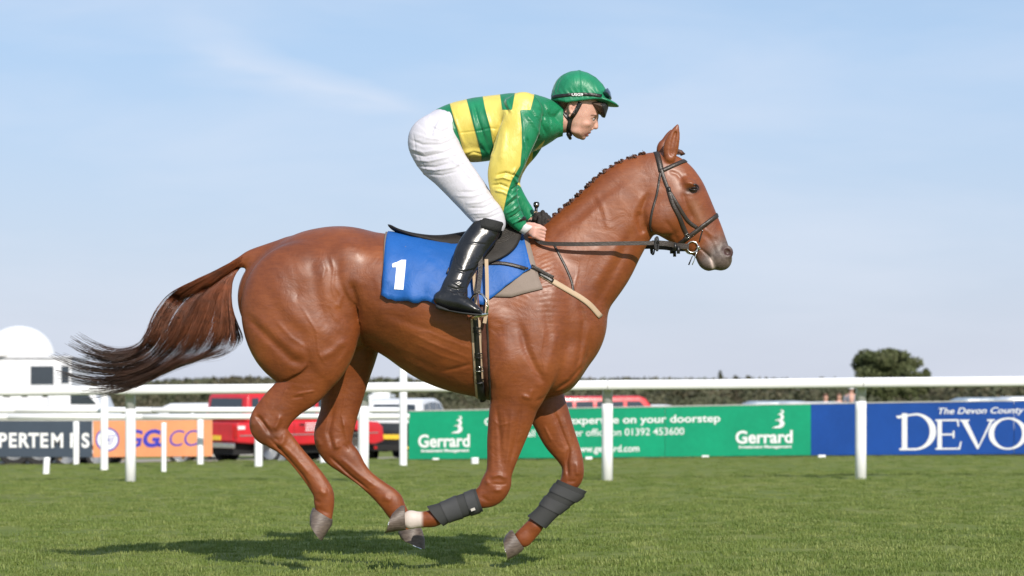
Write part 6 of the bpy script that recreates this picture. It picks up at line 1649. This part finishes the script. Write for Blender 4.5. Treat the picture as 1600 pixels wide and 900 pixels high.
M_radome = simple('white_fibreglass_dome', (.78, .78, .78), .5, var=.05)
dome('radome', 13, 557, 56 * s56, 50 * s56, 1.25, bt_); dome('radome', -8, 557, 38 * s56, 33 * s56, .5, bt_)
mb = MB(); mb.box(Lx(-8), Lx(22), .1, .4, Lz(557), Lz(555)); mb.build('dome_base', M_under, bt_, local=True)
vx = place(86, 53); va = empty('white_van', vx, 'white van with a dark side window beside the broadcast truck', 'van'); s53 = 53 / F
def vz(py): return P(0, py, 53 - D0).z - vx[2]
body_prof('body', [(0, .35), (0, vz(612)), (.15, vz(608)), (60 * s53, vz(608)), (74 * s53, vz(616)), (84 * s53, vz(640)), (100 * s53, vz(650)), (102 * s53, .35)], .9, M_white, va)
for sg in (-1, 1):
    pane('window', [(36 * s53, sg * .905, vz(631)), (36 * s53, sg * .905, vz(615)), (62 * s53, sg * .905, vz(615)), (76 * s53, sg * .905, vz(631))], M_glass, va, nrm=(0, sg, 0))
    for xx in (.3 + .2, 84 * s53 - .1): wheel(va, xx, sg * .8, .33, sg, .2)
# white domed mast unit behind the black car
ub = place(592, 70); un = empty('white_box_truck', ub, 'white box truck with a round roof unit behind the black car', 'truck'); s70 = 70 / F
def uz(py): return P(0, py, 70 - D0).z - ub[2]
mb = MB(); mb.box(-17 * s70, 17 * s70, 0, 3.5, .5, uz(617)); bevel(mb.build('body', M_white, un, local=True), .05)
mb = MB(); n = 24; mb.rings([[Vector((q * s70 * cos(2 * pi * k / n), 1 + q * s70 * sin(2 * pi * k / n), uz(yy))) for k in range(n)] for q, yy in ((15, 617), (16, 613.5), (14, 613), (14, 609), (10, 607.5))]); mb.build('roof_unit', M_radome, un, True, local=True)
for xx in (-.2, .2): wheel(un, xx, .2, .4, -1, .25)

# ------------------------------------------------------------------ spectators
def spectator(px, ptop, d, shirt, hat, label, turn):
    x, y, z = place(px, d); zt = P(px, ptop, y).z; r_ = empty('person', (x, y, zt - 1.72), label, 'spectator', 'spectators beyond the hoardings')
    f = Field([x - .4, y - .3, zt - 1.75], [x + .4, y + .3, zt + .03], .022); v = lambda a, b, c: (x + a, y + b, zt - 1.72 + c)
    f.ell(v(0, 0, 1.60), (.080, .095, .115), .01); f.seg3([v(0, 0, 1.42), v(0, 0, 1.52)], [.055, .05], .02); f.seg3([v(-.13, 0, 1.36), v(.13, 0, 1.36)], [.085, .085], .03); f.seg3([v(0, 0, 1.32), v(0, 0, .95)], [.15, .14], .05)
    for s in (-1, 1):
        f.seg3([v(.18 * s, 0, 1.36), v(.24 * s, -.05, 1.10), v(.12 * s + turn * .1, -.24, 1.18)], [.05, .04, .03], .02); f.ell(v(.11 * s + turn * .1, -.27, 1.20), (.03, .045, .03), .01); f.seg3([v(.09 * s, 0, .95), v(.10 * s, 0, .5), v(.10 * s, 0, .08)], [.08, .06, .045], .03); f.ell(v(.10 * s, -.05, .05), (.045, .12, .04), .01)
    f.ell(v(turn * .03, -.10, 1.59), (.014, .025, .02), .01)
    V_, Q_ = f.mesh(1); o = mesh_np('body', V_, Q_, skin.m, r_)
    for n_ in ('lip', 'flush', 'hand', 'brow'): set_attr(o, n_, np.zeros(len(V_)))
    mb = MB(); L = lambda a, b, c: Vector((a, b, c))
    rg = lambda cz, rx, ry, ax=0, by=0: [L(ax + rx * cos(2 * pi * k / 16), by + ry * sin(2 * pi * k / 16), cz) for k in range(16)]
    mb.rings([rg(.90, .17, .14), rg(1.1, .18, .15), rg(1.3, .22, .14), rg(1.40, .20, .12), rg(1.46, .08, .07)]); mb.build('jacket', shirt, r_, True, local=True)
    for s in (-1, 1):
        mb = MB(); mb.tube([L(.19 * s, 0, 1.38), L(.245 * s, -.05, 1.10), L(.14 * s + turn * .09, -.22, 1.17)], [.065, .055, .042], 10); mb.build('sleeve', shirt, r_, True, local=True)
        mb = MB(); mb.tube([L(.09 * s, 0, .95), L(.10 * s, 0, .5), L(.10 * s, 0, .10)], [.10, .075, .06], 10); mb.build('trouser_leg', M_dark_cloth, r_, True, local=True)
    mb = MB()
    if hat is not None:
        mb.rings([rg(1.625, .098, .11), rg(1.66, .095, .108), rg(1.70, .075, .085), rg(1.73, .03, .04)]); mb.build('cap', hat, r_, True, local=True)
        mb = MB(); mb.rings([[L(x_, y_ - .11 * 1, 1.628 + dz) for x_, y_ in ((-.07, 0), (.07, 0), (.05, -.07), (-.05, -.07))] for dz in (0, .008)]); mb.build('cap_peak', hat, r_, local=True)
    else: mb.rings([rg(1.58, .088, .075, 0, .035), rg(1.66, .092, .105, 0, .01), rg(1.71, .07, .08), rg(1.735, .02, .03)]); mb.build('hair', M_hair, r_, True, local=True)
    return r_
M_dark_cloth = fabric('dark_trousers', (.03, .032, .045), .8)
S1, S2, S3 = fabric('grey_jacket', (.16, .17, .20), .8), fabric('white_shirt', (.6, .58, .56), .8), fabric('maroon_jumper', (.22, .07, .06), .8)
M_capw = fabric('white_cap', (.75, .75, .75), .7)
spectator(1330, 603, 68, S1, M_capw, 'spectator in a grey jacket and white cap right beside the rail post', .3)
spectator(1311, 615, 74, S3, None, 'spectator in a maroon jumper between two others above the blue hoarding', -.4)
spectator(1290, 615.5, 70, S2, None, 'spectator in a white shirt leftmost above the start of the blue hoarding', .2)

# ------------------------------------------------------------------ trees
fo = NT('foliage', (.05, .06, .02), .75, spec=.2)
oi = fo.n.new('ShaderNodeObjectInfo')
fc = fo.ramp(fo.noise(.9, 4, .6), [(.3, (.060, .075, .030)), (.5, (.085, .098, .042)), (.7, (.125, .132, .065))])
fo.color(fc)
fw = NT('far_wood_foliage', (.05, .05, .03), .85, spec=.1)
fw.color(fw.mix(fw.ramp(fw.noise(.035, 4, .6), [(.42, (0, 0, 0)), (.6, (.75, .75, .75))]), fw.ramp(fw.noise(.30, 5, .7), [(.3, (.070, .080, .048)), (.7, (.100, .108, .068))]), fw.ramp(fw.noise(.22, 4, .6), [(.35, (.095, .080, .055)), (.7, (.145, .115, .080))])))
M_bark = simple('bark', (.10, .075, .055), .9, bump=.6, bscale=8)
def leaves(cs, n, size, rng, flat=.8):
    """leaf-sized quads spread through blobs (x, y, z, rx, ry, rz)"""
    cs = np.array(cs); w = cs[:, 3] * cs[:, 4] * cs[:, 5]; idx = rng.choice(len(cs), n, p=w / w.sum()); c = cs[idx]
    u = rng.normal(size=(n, 3)); u /= np.linalg.norm(u, axis=1)[:, None]; r = rng.uniform(.35, 1, n) ** .5
    p = c[:, :3] + u * r[:, None] * c[:, 3:6]
    a = rng.normal(size=(n, 3)); a /= np.linalg.norm(a, axis=1)[:, None]; b = np.cross(a, u + rng.normal(size=(n, 3)) * .6); b /= np.linalg.norm(b, axis=1)[:, None] + 1e-9
    s = size * rng.uniform(.6, 1.4, n)[:, None]; a *= s; b *= s * .6
    V = np.stack([p - a, p + b, p + a, p - b], 1).reshape(-1, 3); return V, np.arange(4 * n).reshape(-1, 4)
def tree(px, pyt, d, wpx, label, n=9000, size=.13, mat=None, lobes=26, seed=1, pine=False, name='pine_tree'):
    rng = np.random.default_rng(seed); x, y, z = place(px, d); s = d / F; zt = P(px, pyt, y).z; H = zt - z; W = wpx * s / 2
    r_ = empty(name, (x, y, z), label, 'tree'); cs = []
    if pine:
        for k in range(14):
            f = (k + .5) / 14; hw = W * (1 - f) ** .8 + .1; nb = 5
            for j in range(nb): a = rng.uniform(0, 6.28); cs.append((x + hw * .6 * cos(a), y + hw * .6 * sin(a), z + H * (.15 + .85 * f), hw * .5, hw * .5, H * .035))
    else:
        for k in range(lobes):
            a = rng.uniform(0, 6.28); q = rng.uniform(0, 1) ** .6; h = rng.uniform(.38, .93)
            ww = W * (1 - abs(h - .60) * 1.15); cs.append((x + ww * q * cos(a), y + ww * q * sin(a), z + H * h, W * rng.uniform(.20, .36), W * rng.uniform(.20, .36), H * rng.uniform(.06, .12)))
    V, Q = leaves(cs, n, size, rng); mesh_np('crown', V, Q, mat or fo.m, r_, False)
    mb = MB(); tr = .035 * H; mb.tube([(x, y, z - .3), (x + .05 * H, y, z + H * .3), (x, y, z + H * .55), (x, y, z + H * .85)], [tr, tr * .75, tr * .5, tr * .15], 8); t_ = mb.build('trunk', M_bark, r_, True)
    for c in cs[::3]:
        mb = MB(); h0 = z + (c[2] - z) * .62; mb.tube([(x, y, h0), ((x + c[0]) / 2, (y + c[1]) / 2, (h0 + c[2]) / 2 + .1), (c[0], c[1], c[2])], [tr * .4, tr * .22, tr * .08], 5); mb.build('branch', M_bark, t_, True)
    return r_
tree(1383, 545.5, 150, 118, 'large round dark green tree rising behind the rail on the right', n=26000, size=.13, lobes=70, seed=6, name='broadleaf_tree')
tree(1436, 578, 156, 40, 'small green tree at the right foot of the large tree', n=1800, size=.15, lobes=10, seed=9, name='broadleaf_tree')
rng = np.random.default_rng(3)
sp = [(1058, 583, 'first dark bush of the skyline right of the horse', 14), (1126, 580, 'narrow dark tree on the skyline between two bushes', 9), (1150, 582, 'dark skyline tree left of the pointed pair', 12), (1168, 582.5, 'dark skyline tree at the end of the right row', 12), (981, 584.5, 'low skyline bush right of the horse chest', 14), (1008, 586, 'smallest skyline bush right of the horse', 8)]
for i, (px_, py_, lb, w) in enumerate(sp): tree(px_, py_, 380, w, lb, n=900, size=.34, mat=fw.m, lobes=9, seed=20 + i, name='skyline_tree')
# the wood on the far slope
cs = []
for k in range(900):
    d = rng.uniform(300, 420); px_ = rng.uniform(-120, 1720); q = P(px_, 600, d - D0)
    top = np.interp(px_, [-120, 240, 260, 300, 340, 370, 400, 430, 560, 640, 680, 900, 1000, 1200, 1345, 1600, 1720], [598, 596, 592, 590, 588, 586, 587, 589, 590, 588, 589, 590, 589, 590, 592, 596, 597]) + rng.uniform(-1.5, 3.5)
    zt = P(px_, top, d - D0).z; zb = float(gz(q.x, q.y)); h = zt - zb; r0 = rng.uniform(2.0, 4.2)
    for j in range(4): cs.append((q.x + rng.normal() * 1.3, q.y + rng.normal() * 2, zb + h * (.12 + .24 * j) , r0 * (1.1 - .17 * j), r0, h * .14))
V, Q = leaves(cs, 150000, .42, rng)
wd = mesh_np('woodland', V, Q, fw.m, None, False); tag(wd, 'low dark woodland running along the far slope under the rail', 'woodland', kind='stuff')
V = []; Q = []
XW = np.linspace(-130, 130, 60)
for x in XW:
    for f, h_ in ((395, 0), (400, 3.6 + 1.0 * sin(x * .21) + .7 * sin(x * .73)), (430, 4.4 + sin(x * .17)), (470, 0)): V.append((x, f - D0, float(gz(x, f - D0)) + h_))
Q = [(4 * i + j, 4 * i + 4 + j, 4 * i + 5 + j, 4 * i + 1 + j) for i in range(59) for j in range(3)]
hl = mesh_py('far_slope', V, Q, simple('scrub_slope', (.060, .062, .036), .95, scale=.2, var=.4, bump=.6, bscale=2), smooth=True, recalc=False); tag(hl, kind='structure')
# hedge and scrub just beyond the car park
cs = []
for k in range(420):
    d = rng.uniform(105, 135); px_ = rng.uniform(-60, 1700); q = P(px_, 600, d - D0); zb = float(gz(q.x, q.y)); top = rng.uniform(616, 632) - (8 if 950 < px_ < 1120 else 0); zt = P(px_, top, d - D0).z
    cs.append((q.x, q.y, (zb + zt) / 2, rng.uniform(.5, 1.1), .8, (zt - zb) / 2))
V, Q = leaves(cs, 60000, .11, rng)
tag(mesh_np('scrub', V, Q, fw.m, None, False), 'brown and green scrub behind the parked cars', 'scrub', kind='stuff')
